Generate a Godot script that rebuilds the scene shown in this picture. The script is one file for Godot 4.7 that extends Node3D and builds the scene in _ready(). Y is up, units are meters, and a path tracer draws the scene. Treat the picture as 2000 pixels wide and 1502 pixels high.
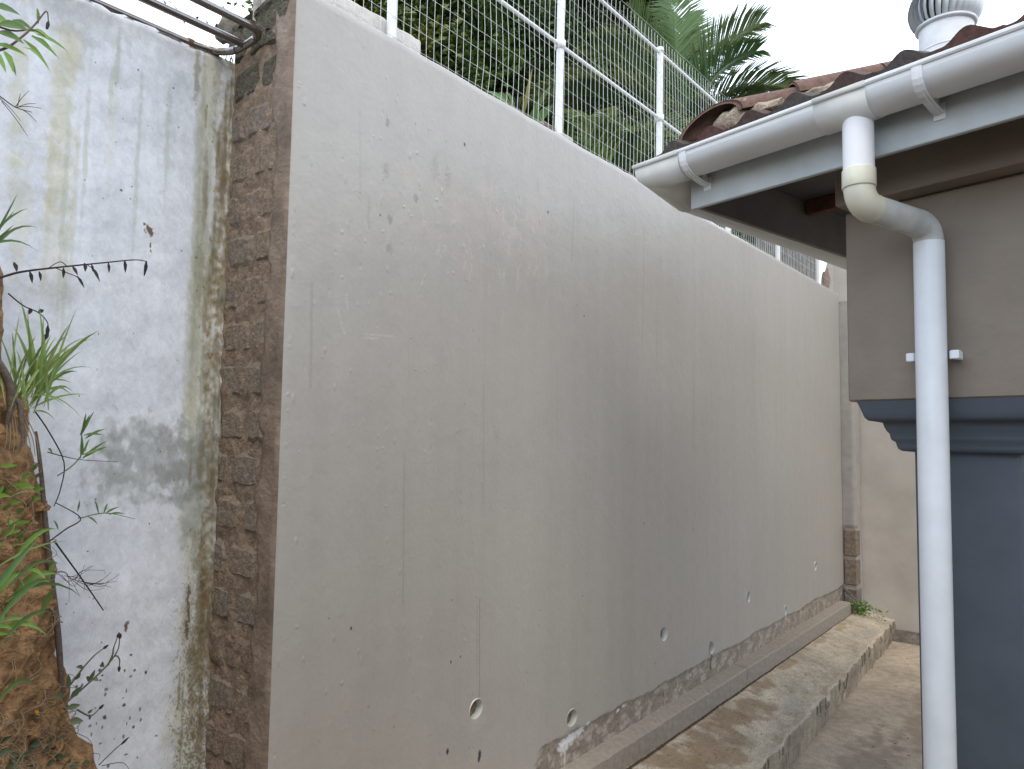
extends Node3D

var rng := RandomNumberGenerator.new()
var nz := FastNoiseLite.new()      # medium relief
var nf := FastNoiseLite.new()      # fine relief
var M := {}
var house: Node3D


# ---------------------------------------------------------------- geometry helpers
func st(smooth := true) -> SurfaceTool:
	var s := SurfaceTool.new()
	s.begin(Mesh.PRIMITIVE_TRIANGLES)
	s.set_smooth_group(0 if smooth else -1)
	return s


func tri(s: SurfaceTool, a: Vector3, b: Vector3, c: Vector3) -> void:   # counter-clockwise seen from outside
	s.add_vertex(a); s.add_vertex(c); s.add_vertex(b)


func quad(s: SurfaceTool, a: Vector3, b: Vector3, c: Vector3, d: Vector3) -> void:
	tri(s, a, b, c); tri(s, a, c, d)


func quad_uv(s: SurfaceTool, p: Array, t: Array) -> void:
	for k in [0, 2, 1, 0, 3, 2]:
		s.set_uv(t[k]); s.add_vertex(p[k])


# a grid of points f(i, j); i x j points outwards
func grid(s: SurfaceTool, nu: int, nv: int, f: Callable) -> void:
	var pts := PackedVector3Array()
	for j in nv + 1:
		for i in nu + 1:
			pts.append(f.call(i, j))
	for j in nv:
		for i in nu:
			var k := j * (nu + 1) + i
			var a := pts[k]; var b := pts[k + 1]; var c := pts[k + nu + 2]; var d := pts[k + nu + 1]
			var ta := Vector2(float(i) / nu, float(j) / nv)
			var tc := Vector2(float(i + 1) / nu, float(j + 1) / nv)
			var tb := Vector2(tc.x, ta.y); var td := Vector2(ta.x, tc.y)
			s.set_uv(ta); s.add_vertex(a); s.set_uv(tc); s.add_vertex(c); s.set_uv(tb); s.add_vertex(b)
			s.set_uv(ta); s.add_vertex(a); s.set_uv(td); s.add_vertex(d); s.set_uv(tc); s.add_vertex(c)


func box(s: SurfaceTool, lo: Vector3, hi: Vector3, bev := 0.0) -> void:
	var c := (lo + hi) / 2.0; var h := (hi - lo) / 2.0
	var e := minf(bev, minf(h.x, minf(h.y, h.z)) * 0.9)
	for ax in 3:
		var u := (ax + 1) % 3; var v := (ax + 2) % 3
		for sg in [-1.0, 1.0]:
			var q: Array = []
			for w in [[-1, -1], [1, -1], [1, 1], [-1, 1]]:
				var p := Vector3(); p[ax] = sg * h[ax]; p[u] = w[0] * (h[u] - e); p[v] = w[1] * (h[v] - e)
				q.append(c + p)
			if sg < 0: q.reverse()
			quad(s, q[0], q[1], q[2], q[3])
	if e <= 0.0: return
	for ax in 3:                                      # twelve edges
		var u := (ax + 1) % 3; var v := (ax + 2) % 3
		for su in [-1.0, 1.0]:
			for sv in [-1.0, 1.0]:
				var a := Vector3(); var b := Vector3(); var d := Vector3(); var g := Vector3()
				a[u] = su * h[u]; a[v] = sv * (h[v] - e); b[u] = su * (h[u] - e); b[v] = sv * h[v]
				d = b; g = a
				a[ax] = -(h[ax] - e); b[ax] = a[ax]; d[ax] = -a[ax]; g[ax] = -a[ax]
				if su * sv > 0: quad(s, c + a, c + b, c + d, c + g)
				else: quad(s, c + b, c + a, c + g, c + d)
	for sx in [-1.0, 1.0]:
		for sy in [-1.0, 1.0]:
			for sz in [-1.0, 1.0]:
				var a := c + Vector3(sx * h.x, sy * (h.y - e), sz * (h.z - e))
				var b := c + Vector3(sx * (h.x - e), sy * h.y, sz * (h.z - e))
				var d := c + Vector3(sx * (h.x - e), sy * (h.y - e), sz * h.z)
				if sx * sy * sz > 0: tri(s, a, b, d)
				else: tri(s, a, d, b)


func rad_at(radii: Variant, k: int, n: int) -> float:
	if radii is Array:
		var f: float = float(k) / maxf(1.0, n - 1) * (radii.size() - 1)
		var i := mini(int(f), radii.size() - 2)
		return lerpf(radii[i], radii[i + 1], f - i)
	return radii


func tube(s: SurfaceTool, pts: Array, radii: Variant, sides := 8, cap := true) -> void:
	var rings: Array = []
	var nrm := Vector3.ZERO
	for k in pts.size():
		var t: Vector3 = (pts[mini(k + 1, pts.size() - 1)] - pts[maxi(k - 1, 0)]).normalized()
		if k == 0:
			nrm = t.cross(Vector3.UP if absf(t.y) < 0.9 else Vector3.RIGHT).normalized()
		nrm = (nrm - t * nrm.dot(t)).normalized()
		var bi := t.cross(nrm)
		var r := rad_at(radii, k, pts.size())
		var ring: Array = []
		for i in sides:
			var a := TAU * i / sides
			ring.append(pts[k] + (nrm * cos(a) + bi * sin(a)) * r)
		rings.append(ring)
	for k in pts.size() - 1:
		for i in sides:
			var j := (i + 1) % sides
			quad(s, rings[k][i], rings[k][j], rings[k + 1][j], rings[k + 1][i])
	if cap:
		s.set_smooth_group(-1)
		for i in range(1, sides - 1):
			tri(s, rings[0][0], rings[0][i + 1], rings[0][i])
			tri(s, rings[-1][0], rings[-1][i], rings[-1][i + 1])
		s.set_smooth_group(0)


func lathe(s: SurfaceTool, prof: Array, sides: int, at := Vector3.ZERO) -> void:   # profile upwards, x = radius
	grid(s, sides, prof.size() - 1, func(i, j):
		var a: float = TAU * (i % sides) / sides
		return at + Vector3(prof[j].x * cos(a), prof[j].y, -prof[j].x * sin(a)))


# closed ccw polygon in x,y of xf pushed along its z
func extrude(s: SurfaceTool, poly: PackedVector2Array, xf: Transform3D, z0: float, z1: float, smooth_side := false) -> void:
	s.set_smooth_group(1 if smooth_side else -1)
	for i in poly.size():
		var p := poly[i]; var q := poly[(i + 1) % poly.size()]
		quad(s, xf * Vector3(p.x, p.y, z0), xf * Vector3(q.x, q.y, z0), xf * Vector3(q.x, q.y, z1), xf * Vector3(p.x, p.y, z1))
	s.set_smooth_group(-1)
	var ix := Geometry2D.triangulate_polygon(poly)
	for k in range(0, ix.size(), 3):
		var a := poly[ix[k]]; var b := poly[ix[k + 1]]; var c := poly[ix[k + 2]]
		if (b - a).cross(c - a) < 0:
			var t := b; b = c; c = t
		tri(s, xf * Vector3(a.x, a.y, z1), xf * Vector3(b.x, b.y, z1), xf * Vector3(c.x, c.y, z1))
		tri(s, xf * Vector3(a.x, a.y, z0), xf * Vector3(c.x, c.y, z0), xf * Vector3(b.x, b.y, z0))


func fillet(pts: Array, r: float, n := 6) -> Array:
	var out: Array = [pts[0]]
	for k in range(1, pts.size() - 1):
		var a: Vector3 = pts[k] + (pts[k - 1] - pts[k]).limit_length(r)
		var b: Vector3 = pts[k] + (pts[k + 1] - pts[k]).limit_length(r)
		for i in n + 1:
			var t := float(i) / n
			out.append(a.lerp(pts[k], t).lerp(pts[k].lerp(b, t), t))
	out.append(pts[-1])
	return out


func curve(pts: Array, n := 6) -> Array:        # smooth line through points
	var out: Array = []
	for k in pts.size() - 1:
		var p0: Vector3 = pts[maxi(k - 1, 0)]; var p3: Vector3 = pts[mini(k + 2, pts.size() - 1)]
		for i in n:
			out.append((pts[k] as Vector3).cubic_interpolate(pts[k + 1], p0, p3, float(i) / n))
	out.append(pts[-1])
	return out


# a leaf blade from a to b, sagging, folded along its midrib
func blade(s: SurfaceTool, a: Vector3, b: Vector3, sag: float, width: float, n := 5, full := 0.35) -> void:
	var d := b - a
	var side := d.cross(Vector3(0.25, 0.3, 1)).normalized()
	var up := side.cross(d).normalized()
	var prev: Array = []
	for k in n + 1:
		var t := float(k) / n
		var c := a.lerp(b, t) + Vector3.UP * sag * 4.0 * t * (1 - t)
		var w := width * 0.5 * (smoothstep(0.0, full, t) * 0.75 + 0.25) * (1.0 - pow(t, 2.5))
		var row := [c - side * w + up * w * 0.4, c, c + side * w + up * w * 0.4]
		if k:
			quad(s, prev[0], prev[1], row[1], row[0]); quad(s, prev[1], prev[2], row[2], row[1])
		prev = row


# ---------------------------------------------------------------- nodes
func named(called: String, parent: Node) -> String:
	if not parent.has_node(called): return called
	var k := 1
	while parent.has_node("%s_%03d" % [called, k]): k += 1
	return "%s_%03d" % [called, k]


func obj(called: String, shape: Variant, m: Material, parent: Node = self) -> MeshInstance3D:
	var o := MeshInstance3D.new()
	o.name = named(called, parent)
	if shape is SurfaceTool:
		shape.generate_normals()
		o.mesh = shape.commit()
	else:
		o.mesh = shape
	o.material_override = m
	parent.add_child(o, true)
	return o


func tag(o: Node, label: String, category: String, group := "") -> Node:
	o.set_meta("label", label)
	o.set_meta("category", category)
	if group: o.set_meta("group", group)
	return o


func thing(called: String, label: String, category: String, at := Vector3.ZERO, group := "") -> Node3D:
	var o := Node3D.new()
	o.name = named(called, self)
	add_child(o, true)
	o.position = at
	tag(o, label, category, group)
	return o


func struct(called: String, shape: Variant, m: Material, label := "", cat := "") -> MeshInstance3D:
	var o := obj(called, shape, m)
	o.set_meta("kind", "structure")
	if label: tag(o, label, cat)
	return o


# ---------------------------------------------------------------- materials
func lin(r: float, g: float, b: float) -> Color:
	return Color(r, g, b).linear_to_srgb()


func noise_tex(sd: int, freq: float, oct: int, lo: float, hi: float, size := 512, warp := 0.0) -> NoiseTexture2D:
	var n := FastNoiseLite.new()
	n.seed = sd; n.frequency = freq; n.fractal_octaves = oct; n.fractal_gain = 0.6
	if warp > 0.0:
		n.domain_warp_enabled = true; n.domain_warp_amplitude = warp; n.domain_warp_frequency = freq
	var t := NoiseTexture2D.new()
	t.width = size; t.height = size; t.seamless = true; t.noise = n
	var g := Gradient.new()
	g.set_color(0, Color(lo, lo, lo)); g.set_color(1, Color(hi, hi, hi))
	t.color_ramp = g
	return t


func norm_tex(sd: int, freq: float, oct: int, strength: float, size := 512) -> NoiseTexture2D:
	var n := FastNoiseLite.new()
	n.seed = sd; n.frequency = freq; n.fractal_octaves = oct; n.fractal_gain = 0.62
	var t := NoiseTexture2D.new()
	t.width = size; t.height = size; t.seamless = true; t.noise = n
	t.as_normal_map = true; t.bump_strength = strength
	return t


func mat(called: String, c: Color, rough: float, tex: Texture2D = null, scale := 1.0, nrm: Texture2D = null, nstr := 1.0) -> StandardMaterial3D:
	var m := StandardMaterial3D.new()
	m.resource_name = called
	m.albedo_color = c
	m.roughness = rough
	m.metallic_specular = 0.4
	if tex: m.albedo_texture = tex
	if nrm:
		m.normal_enabled = true; m.normal_texture = nrm; m.normal_scale = nstr
	if tex or nrm:
		m.uv1_triplanar = true; m.uv1_world_triplanar = true
		m.uv1_scale = Vector3.ONE * scale
	M[called] = m
	return m


func leaf_mat(called: String, c: Color, vertex := false) -> StandardMaterial3D:
	var m := mat(called, c, 0.5)
	m.backlight_enabled = true
	m.backlight = Color(0.4, 0.42, 0.28)
	m.cull_mode = BaseMaterial3D.CULL_DISABLED
	m.vertex_color_use_as_albedo = vertex
	return m


func nbytes(sd: int, freq: float, oct: int, w: int, h: int, w2 := 0, h2 := 0) -> PackedByteArray:
	var n := FastNoiseLite.new()
	n.seed = sd; n.frequency = freq; n.fractal_octaves = oct
	var im := n.get_image(w2 if w2 else w, h2 if h2 else h, false, false, true)
	if w2: im.resize(w, h, Image.INTERPOLATE_CUBIC)
	return im.get_data()


# a soft or ragged patch of colour laid into an image (a stain, a scuff, wet ground)
func blot(im: Image, cx: float, cy: float, rx: float, ry: float, c: Color, amount: float, rag := 0.5, fine := 0.05) -> void:
	var n := FastNoiseLite.new()
	n.seed = int(cx * 7 + cy * 13); n.frequency = fine; n.fractal_octaves = 4
	for y in range(maxi(0, int(cy - ry * 1.4)), mini(im.get_height(), int(cy + ry * 1.4) + 1)):
		for x in range(maxi(0, int(cx - rx * 1.4)), mini(im.get_width(), int(cx + rx * 1.4) + 1)):
			var d := Vector2((x - cx) / rx, (y - cy) / ry).length() + n.get_noise_2d(x, y) * rag
			var a := (1.0 - smoothstep(0.35, 1.0, d)) * amount
			if a > 0.003:
				im.set_pixel(x, y, im.get_pixel(x, y).lerp(c, a))


func line(im: Image, a: Vector2, b: Vector2, w: float, c: Color, amount: float, wob := 1.0) -> void:
	var n := int(a.distance_to(b)) + 1
	for k in n + 1:
		var p := a.lerp(b, float(k) / n) + Vector2(nz.get_noise_2d(k * 2.0, a.x) * wob * 4.0, nz.get_noise_2d(a.y, k * 2.0) * wob * 2.0)
		var r := int(ceil(w))
		for y in range(int(p.y) - r, int(p.y) + r + 1):
			for x in range(int(p.x) - r, int(p.x) + r + 1):
				if x < 0 or y < 0 or x >= im.get_width() or y >= im.get_height(): continue
				var f := clampf(w - Vector2(x, y).distance_to(p) + 0.5, 0, 1) * amount
				if f > 0: im.set_pixel(x, y, im.get_pixel(x, y).lerp(c, f))


func face_mat(called: String, im: Image, rough: float, nrm: Texture2D, nscale: float, nstr: float) -> StandardMaterial3D:
	var m := mat(called, Color.WHITE, rough)
	m.albedo_texture = ImageTexture.create_from_image(im)
	m.texture_repeat = false
	# the fine relief rides on the same coordinates, so it is stored as a large map of its own
	if nrm:
		m.detail_enabled = false
		m.normal_enabled = true; m.normal_texture = nrm; m.normal_scale = nstr
	return m


func _ready() -> void:
	rng.seed = 20
	nz.seed = 3; nz.frequency = 1.0; nz.fractal_octaves = 3
	nf.seed = 9; nf.frequency = 9.0; nf.fractal_octaves = 4
	view_and_light()
	materials()
	ground()
	retaining_wall()
	white_wall()
	far_wall()
	ledge_and_kerb()
	build_house()
	earth_bank()
	fence()
	steel_frame()
	trees()
	plants()


# ---------------------------------------------------------------- camera, sky, sun, exposure
func view_and_light() -> void:
	var cam := Camera3D.new()
	cam.name = "camera"
	cam.position = Vector3(-1.466, 2.13, 2.21)
	cam.rotation_order = EULER_ORDER_YXZ
	cam.rotation_degrees = Vector3(3.99, -51.1, 0.86)
	cam.fov = 55.76
	cam.near = 0.05
	cam.far = 900
	add_child(cam)
	var e := Environment.new()
	e.background_mode = Environment.BG_SKY
	var sk := ProceduralSkyMaterial.new()
	sk.sky_top_color = Color(0.87, 0.925, 1.0)
	sk.sky_horizon_color = Color(0.96, 0.98, 1.0)
	sk.sky_curve = 0.2
	sk.ground_bottom_color = Color(0.35, 0.34, 0.32)
	sk.ground_horizon_color = Color(0.6, 0.6, 0.6)
	sk.sky_energy_multiplier = 1.0
	e.sky = Sky.new()
	e.sky.sky_material = sk
	e.background_energy_multiplier = 1.0
	e.tonemap_mode = Environment.TONE_MAPPER_LINEAR
	e.tonemap_exposure = 2.85
	e.sdfgi_enabled = true; e.ssao_enabled = true; e.ssil_enabled = true
	var we := WorldEnvironment.new()
	we.name = "world_environment"
	we.environment = e
	add_child(we)
	var sun := DirectionalLight3D.new()
	sun.name = "sun"
	sun.light_energy = 0.25
	sun.light_color = Color(1.0, 0.97, 0.93)
	sun.light_angular_distance = 40
	sun.shadow_enabled = true
	add_child(sun)
	sun.look_at_from_position(Vector3(-3, 9, 4), Vector3.ZERO)


func materials() -> void:
	var mott := noise_tex(5, 0.012, 5, 0.90, 1.0)
	var mott2 := noise_tex(6, 0.02, 5, 0.62, 1.0, 512, 20.0)
	var n_plaster := norm_tex(11, 0.03, 5, 5.0)
	var n_rough := norm_tex(12, 0.035, 6, 14.0)
	M.n_plaster = n_plaster
	mat("grey_paint", lin(0.40, 0.385, 0.365), 0.6, mott, 0.5, n_plaster, 0.10)
	mat("beige_paint", lin(0.57, 0.54, 0.50), 0.65, mott, 0.25, n_plaster, 0.035)
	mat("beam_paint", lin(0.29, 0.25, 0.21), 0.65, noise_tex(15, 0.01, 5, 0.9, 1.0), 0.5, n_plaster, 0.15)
	mat("brown_plaster", lin(0.30, 0.243, 0.20), 0.9, noise_tex(16, 0.006, 5, 0.6, 1.0), 1.2, n_plaster, 0.5)
	mat("brick_grey", lin(0.315, 0.272, 0.23), 0.95, mott2, 3.0, n_rough, 0.45)
	mat("brick_brown", lin(0.325, 0.268, 0.215), 0.95, mott2, 3.3, n_rough, 0.45)
	mat("brick_orange", lin(0.29, 0.228, 0.175), 0.95, mott2, 2.7, n_rough, 0.45)
	mat("brick_dark", lin(0.30, 0.258, 0.218), 0.95, mott2, 3.1, n_rough, 0.45)
	mat("mortar", lin(0.35, 0.275, 0.21), 0.95, mott2, 2.5, n_rough, 0.45)
	mat("pier_brick", lin(0.33, 0.27, 0.215), 0.9, mott2, 2.0, n_plaster, 0.4)
	mat("moss_block", lin(0.16, 0.15, 0.115), 0.95, mott2, 3.0, n_rough, 1.2)
	mat("concrete", lin(0.33, 0.30, 0.26), 0.9, mott2, 1.0, n_rough, 0.5)
	mat("white_block", lin(0.62, 0.60, 0.58), 0.85, mott, 2.0, n_plaster, 0.8)
	mat("column_paint", lin(0.108, 0.132, 0.166), 0.6, noise_tex(17, 0.01, 5, 0.9, 1.0), 0.6, n_plaster, 0.06)
	mat("pvc", lin(0.83, 0.90, 0.98), 0.3, noise_tex(18, 0.008, 5, 0.94, 1.0), 0.9)
	mat("pvc_white", lin(0.82, 0.84, 0.88), 0.35)
	mat("pvc_cream", lin(0.72, 0.72, 0.60), 0.4, noise_tex(18, 0.005, 4, 0.85, 1.0), 1.5)
	mat("pvc_grimy", lin(0.74, 0.77, 0.76), 0.45, noise_tex(19, 0.008, 6, 0.78, 1.0, 512, 30.0), 1.6)
	mat("pvc_cream_light", lin(0.78, 0.81, 0.80), 0.35, noise_tex(18, 0.005, 4, 0.88, 1.0), 1.5)
	mat("gutter_pvc", lin(0.82, 0.86, 0.89), 0.28, noise_tex(18, 0.004, 4, 0.88, 1.0), 0.7)
	mat("fascia_paint", lin(0.52, 0.58, 0.605), 0.5, noise_tex(23, 0.006, 5, 0.85, 1.0), 0.8)
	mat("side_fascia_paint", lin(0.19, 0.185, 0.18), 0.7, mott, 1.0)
	mat("timber", lin(0.20, 0.095, 0.06), 0.75, noise_tex(24, 0.02, 4, 0.6, 1.0), 1.0)
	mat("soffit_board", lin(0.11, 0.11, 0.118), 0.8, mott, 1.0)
	mat("tile_red", lin(0.15, 0.08, 0.066), 0.85, mott2, 3.0, n_rough, 0.35)
	mat("tile_brown", lin(0.115, 0.075, 0.066), 0.85, mott2, 3.0, n_rough, 0.35)
	mat("tile_grey", lin(0.12, 0.105, 0.098), 0.9, mott2, 4.0, n_rough, 0.5)
	mat("hip_clay", lin(0.22, 0.135, 0.108), 0.85, mott2, 3.0, n_rough, 0.35)
	mat("bedding", lin(0.55, 0.47, 0.37), 0.95, mott2, 4.0, n_rough, 0.9)
	mat("fence_white", lin(0.80, 0.82, 0.84), 0.4)
	mat("wire_zinc", lin(0.68, 0.72, 0.71), 0.5)
	mat("red_brick", lin(0.32, 0.13, 0.08), 0.9, mott2, 3.0, n_rough, 0.6)
	var steel := mat("steel_tube", lin(0.25, 0.23, 0.225), 0.22)
	steel.metallic = 0.85
	var zinc := mat("zinc_sheet", lin(0.62, 0.65, 0.68), 0.4)
	zinc.metallic = 0.35
	mat("vent_white", lin(0.78, 0.81, 0.85), 0.4, mott, 1.5)
	mat("rust", lin(0.13, 0.07, 0.04), 0.9)
	mat("earth", lin(0.66, 0.39, 0.19), 1.0, noise_tex(31, 0.015, 6, 0.45, 1.0, 512, 30.0), 1.7, n_rough, 1.0)
	mat("clod", lin(0.46, 0.26, 0.12), 1.0, mott2, 4.0, n_rough, 0.9)
	mat("root_bark", lin(0.22, 0.175, 0.145), 0.9, mott2, 6.0, n_rough, 0.5)
	mat("dry_stem", lin(0.035, 0.028, 0.03), 0.8)
	mat("thatch", lin(0.26, 0.20, 0.13), 0.9)
	mat("dark_bark", lin(0.05, 0.043, 0.038), 0.9, mott2, 2.0, n_rough, 0.8)
	mat("weathered_wood", lin(0.24, 0.235, 0.235), 0.9, noise_tex(24, 0.02, 4, 0.55, 1.0), 1.0)
	mat("hill_soil", lin(0.07, 0.08, 0.035), 1.0, mott2, 0.8)
	mat("yard", lin(0.28, 0.25, 0.21), 0.9, mott2, 0.6)
	mat("hole_dark", lin(0.03, 0.03, 0.03), 0.9)
	leaf_mat("grass_blade", lin(0.13, 0.22, 0.055))
	leaf_mat("grass_light", lin(0.21, 0.28, 0.09))
	leaf_mat("weed_leaf", lin(0.06, 0.13, 0.035))
	leaf_mat("dull_leaf", lin(0.07, 0.10, 0.055))
	leaf_mat("bright_leaf", lin(0.12, 0.24, 0.04))
	leaf_mat("yellow_leaf", lin(0.5, 0.27, 0.04))
	leaf_mat("ochre_leaf", lin(0.24, 0.17, 0.045))
	leaf_mat("palm_leaf", lin(0.10, 0.175, 0.07))
	leaf_mat("palm_leaf_old", lin(0.06, 0.145, 0.05))
	leaf_mat("tree_leaf", Color.WHITE, true)


# ---------------------------------------------------------------- ground
func ground() -> void:
	var s := st(false)
	quad(s, Vector3(-300, -0.02, 300), Vector3(300, -0.02, 300), Vector3(300, -0.02, -300), Vector3(-300, -0.02, -300))
	struct("ground", s, M.yard)
	# concrete yard in the passage, one computed sheet over 5 x 5 m
	var w := 1024
	var a := nbytes(41, 0.006, 5, w, w); var b := nbytes(42, 0.05, 4, w, w)
	var c := nbytes(43, 0.4, 2, w, w)
	var px := PackedByteArray(); px.resize(w * w * 3)
	for k in w * w:
		var v := 1.0 + (a[k] - 128) * 0.0008 + (b[k] - 128) * 0.0007 + (c[k] - 128) * 0.0013
		px[k * 3] = clampi(int(172 * v), 0, 255); px[k * 3 + 1] = clampi(int(160 * v), 0, 255); px[k * 3 + 2] = clampi(int(145 * v), 0, 255)
	var im := Image.create_from_data(w, w, false, Image.FORMAT_RGB8, px)
	# wet brown patches and dirt (x = X - 2.6, y = Z of the sheet, 205 pixels per metre)
	blot(im, 300, 320, 170, 60, Color(0.46, 0.37, 0.28), 0.7, 0.7, 0.012)
	blot(im, 560, 250, 260, 60, Color(0.54, 0.47, 0.40), 0.5, 0.8, 0.02)
	blot(im, 300, 190, 200, 40, Color(0.48, 0.44, 0.40), 0.5, 0.8, 0.03)
	for k in 130:
		blot(im, rng.randf() * w, rng.randf() * w * 0.5, rng.randf_range(1.0, 3.5), rng.randf_range(1, 3), Color(0.22, 0.18, 0.15), 0.7, 0.2)
	var m := face_mat("yard_concrete", im, 0.85, M.n_plaster, 1.0, 0.3)
	m.texture_repeat = true
	var g := st(false)
	for x in range(-1, 2):
		for z in range(0, 2):
			var o := Vector3(2.31 + x * 5.0, 0.0, z * 5.0)
			quad_uv(g, [o + Vector3(0, 0, 5), o + Vector3(5, 0, 5), o + Vector3(5, 0, 0), o], [Vector2(0, 1), Vector2(1, 1), Vector2(1, 0), Vector2(0, 0)])
	struct("concrete_floor", g, m)
	# the higher garden ground behind the walls
	var h := st()
	grid(h, 60, 30, func(i, j):
		var x: float = -50.0 + 110.0 * i / 60; var d: float = pow(j / 30.0, 2.0) * 70.0
		var y: float = 3.5 + 0.5 * minf(d, 2.5) + d * 0.16 + (nz.get_noise_2d(x * 0.2, d * 0.2) * 0.5) * minf(d, 2.0)
		if j == 0: y = 0.0
		return Vector3(x, y, -0.62 - d if j else -0.60))
	struct("garden_hill", h, M.hill_soil)


# ---------------------------------------------------------------- the grey wall
const HOLES := [[1.052, 0.905], [1.822, 0.648], [2.862, 0.875], [3.597, 0.633], [4.307, 0.876], [5.186, 0.618], [6.068, 0.89]]


func plaster_foot(x: float) -> float:      # height at which the paint has come off above the kerb
	var y := 0.562 + nz.get_noise_2d(x * 1.3, 7.0) * 0.022 + nz.get_noise_2d(x * 6.0, 17.0) * 0.008 + nf.get_noise_2d(x * 1.5, 3.0) * 0.010
	return y - 0.3 * (1.0 - smoothstep(1.44, 1.56, x)) + 0.02 * (1.0 - smoothstep(1.5, 2.2, x))


func wall_bump(x: float, y: float) -> float:
	var z := nz.get_noise_2d(x * 0.8, y * 0.8) * 0.004 + nz.get_noise_2d(x * 5.0 + 40, y * 4.0) * 0.0006 + nf.get_noise_2d(x * 0.9, y * 0.9) * 0.0004
	var f := plaster_foot(x)
	if y < f: z -= 0.010 * smoothstep(0.0, 0.008, f - y) - nf.get_noise_2d(x * 2, y * 2) * 0.008
	return z


func retaining_wall() -> void:
	var t := thing("retaining_wall", "long grey painted plaster wall with a row of round weep holes and bare brick end", "wall")
	# colour of the paint, 2048 x 1024 over 7.2 x 3.4 m
	var w := 2048; var h := 1024
	var a := nbytes(51, 0.004, 5, w, h); var b := nbytes(52, 0.03, 4, w, h)
	var v := nbytes(53, 0.02, 4, w, h, w, 20); var c := nbytes(54, 0.12, 3, w, h)
	var foot := PackedFloat32Array(); foot.resize(w)
	for x in w: foot[x] = (3.78 - plaster_foot(x * 7.2 / w)) / 3.4 * h
	var px := PackedByteArray(); px.resize(w * h * 3)
	for y in h:
		for x in w:
			var k := y * w + x
			var l := 1.0 + (a[k] - 128) * 0.00006 + (b[k] - 128) * 0.0001 + (v[k] - 128) * 0.00012 + (c[k] - 128) * 0.00008
			var r := 166.0; var g := 163.0; var bl := 158.0
			var warm := (a[(k * 1 + 90000) % (w * h)] - 128) * 0.004
			if y > foot[x]:
				l = 1.0 + (b[k] - 128) * 0.0006 + (c[k] - 128) * 0.0010
				var q := smoothstep(120, 165, b[k])
				r = lerpf(142.0, 160.0, q); g = lerpf(133.0, 153.0, q); bl = lerpf(123.0, 145.0, q)
				warm = 0.0
			elif y > foot[x] - 2.0:
				l *= 0.82
			px[k * 3] = clampi(int(r * l + warm), 0, 255); px[k * 3 + 1] = clampi(int(g * l), 0, 255); px[k * 3 + 2] = clampi(int(bl * l - warm), 0, 255)
	var im := Image.create_from_data(w, h, false, Image.FORMAT_RGB8, px)
	var P := func(x: float, y: float) -> Vector2: return Vector2(x / 7.2 * w, (3.78 - y) / 3.4 * h)
	var dirt := Color(0.40, 0.37, 0.35)
	# smudges near the top left
	for q in [[0.44, 3.39, 3, 9, 0.5], [0.44, 3.2, 6, 14, 0.3], [0.61, 3.12, 5, 8, 0.4], [0.47, 3.0, 5, 8, 0.45], [0.47, 2.88, 6, 9, 0.3], [0.72, 3.3, 10, 26, 0.18], [0.80, 3.26, 7, 22, 0.2], [1.46, 3.42, 2, 9, 0.4], [2.81, 3.29, 14, 12, 0.12], [1.16, 2.13, 8, 12, 0.12], [0.36, 3.0, 3, 30, 0.15]]:
		var p: Vector2 = P.call(q[0], q[1])
		blot(im, p.x, p.y, q[2], q[3], dirt, q[4] * 0.8, 0.8, 0.15)
	# the pinkish scuffed area with pale scratches
	for k in 42:
		var p: Vector2 = P.call(rng.randfn(1.15, 0.33), rng.randfn(3.14, 0.16))
		blot(im, p.x, p.y, rng.randf_range(8, 34), rng.randf_range(8, 26), Color(0.70, 0.655, 0.625), rng.randf_range(0.15, 0.4), 0.9, 0.06)
	for k in 60:
		var p: Vector2 = P.call(rng.randfn(1.15, 0.3), rng.randfn(3.1, 0.16))
		line(im, p, p + Vector2(rng.randf_range(-8, 8), rng.randf_range(6, 30)), rng.randf_range(0.4, 1.0), Color(0.80, 0.785, 0.76), rng.randf_range(0.2, 0.5), 1.5)
	for q in [[0.36, 2.515, 0.52, 2.525], [0.36, 2.50, 0.42, 2.505], [0.22, 2.60, 0.26, 2.50], [0.26, 2.66, 0.27, 2.60], [3.5, 3.25, 3.51, 3.1], [4.6, 2.9, 4.65, 2.7]]:
		line(im, P.call(q[0], q[1]), P.call(q[2], q[3]), 0.6, Color(0.78, 0.77, 0.75), 0.6)
	# run marks
	line(im, P.call(0.58, 2.05), P.call(0.59, 1.44), 0.5, Color(0.47, 0.45, 0.43), 0.5, 0.6)
	line(im, P.call(1.06, 1.39), P.call(1.07, 0.95), 0.5, Color(0.50, 0.42, 0.36), 0.7, 0.4)
	line(im, P.call(1.045, 1.36), P.call(1.05, 1.05), 0.5, Color(0.50, 0.42, 0.36), 0.35, 0.4)
	for k in 22:
		var x := rng.randf_range(0.1, 7.0); var y := rng.randf_range(2.3, 3.74)
		line(im, P.call(x, y), P.call(x + rng.randf_range(-0.02, 0.02), y - rng.randf_range(0.1, 0.8)), rng.randf_range(0.5, 2.2), Color(0.58, 0.57, 0.55), rng.randf_range(0.06, 0.2), 0.4)
	for q in [[0.87, 0.78, 3], [1.08, 0.70, 4], [1.075, 0.68, 3], [0.88, 1.15, 1.6], [0.33, 1.4, 1.6], [0.94, 1.16, 1.2], [1.9, 2.8, 1.4], [1.55, 3.3, 2], [0.9, 3.45, 2], [2.6, 1.6, 1.5], [3.3, 1.5, 1.5]]:
		var p: Vector2 = P.call(q[0], q[1])
		blot(im, p.x, p.y, q[2], q[2] * 1.7, Color(0.16, 0.16, 0.19), 0.95, 0.3, 0.2)
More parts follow.
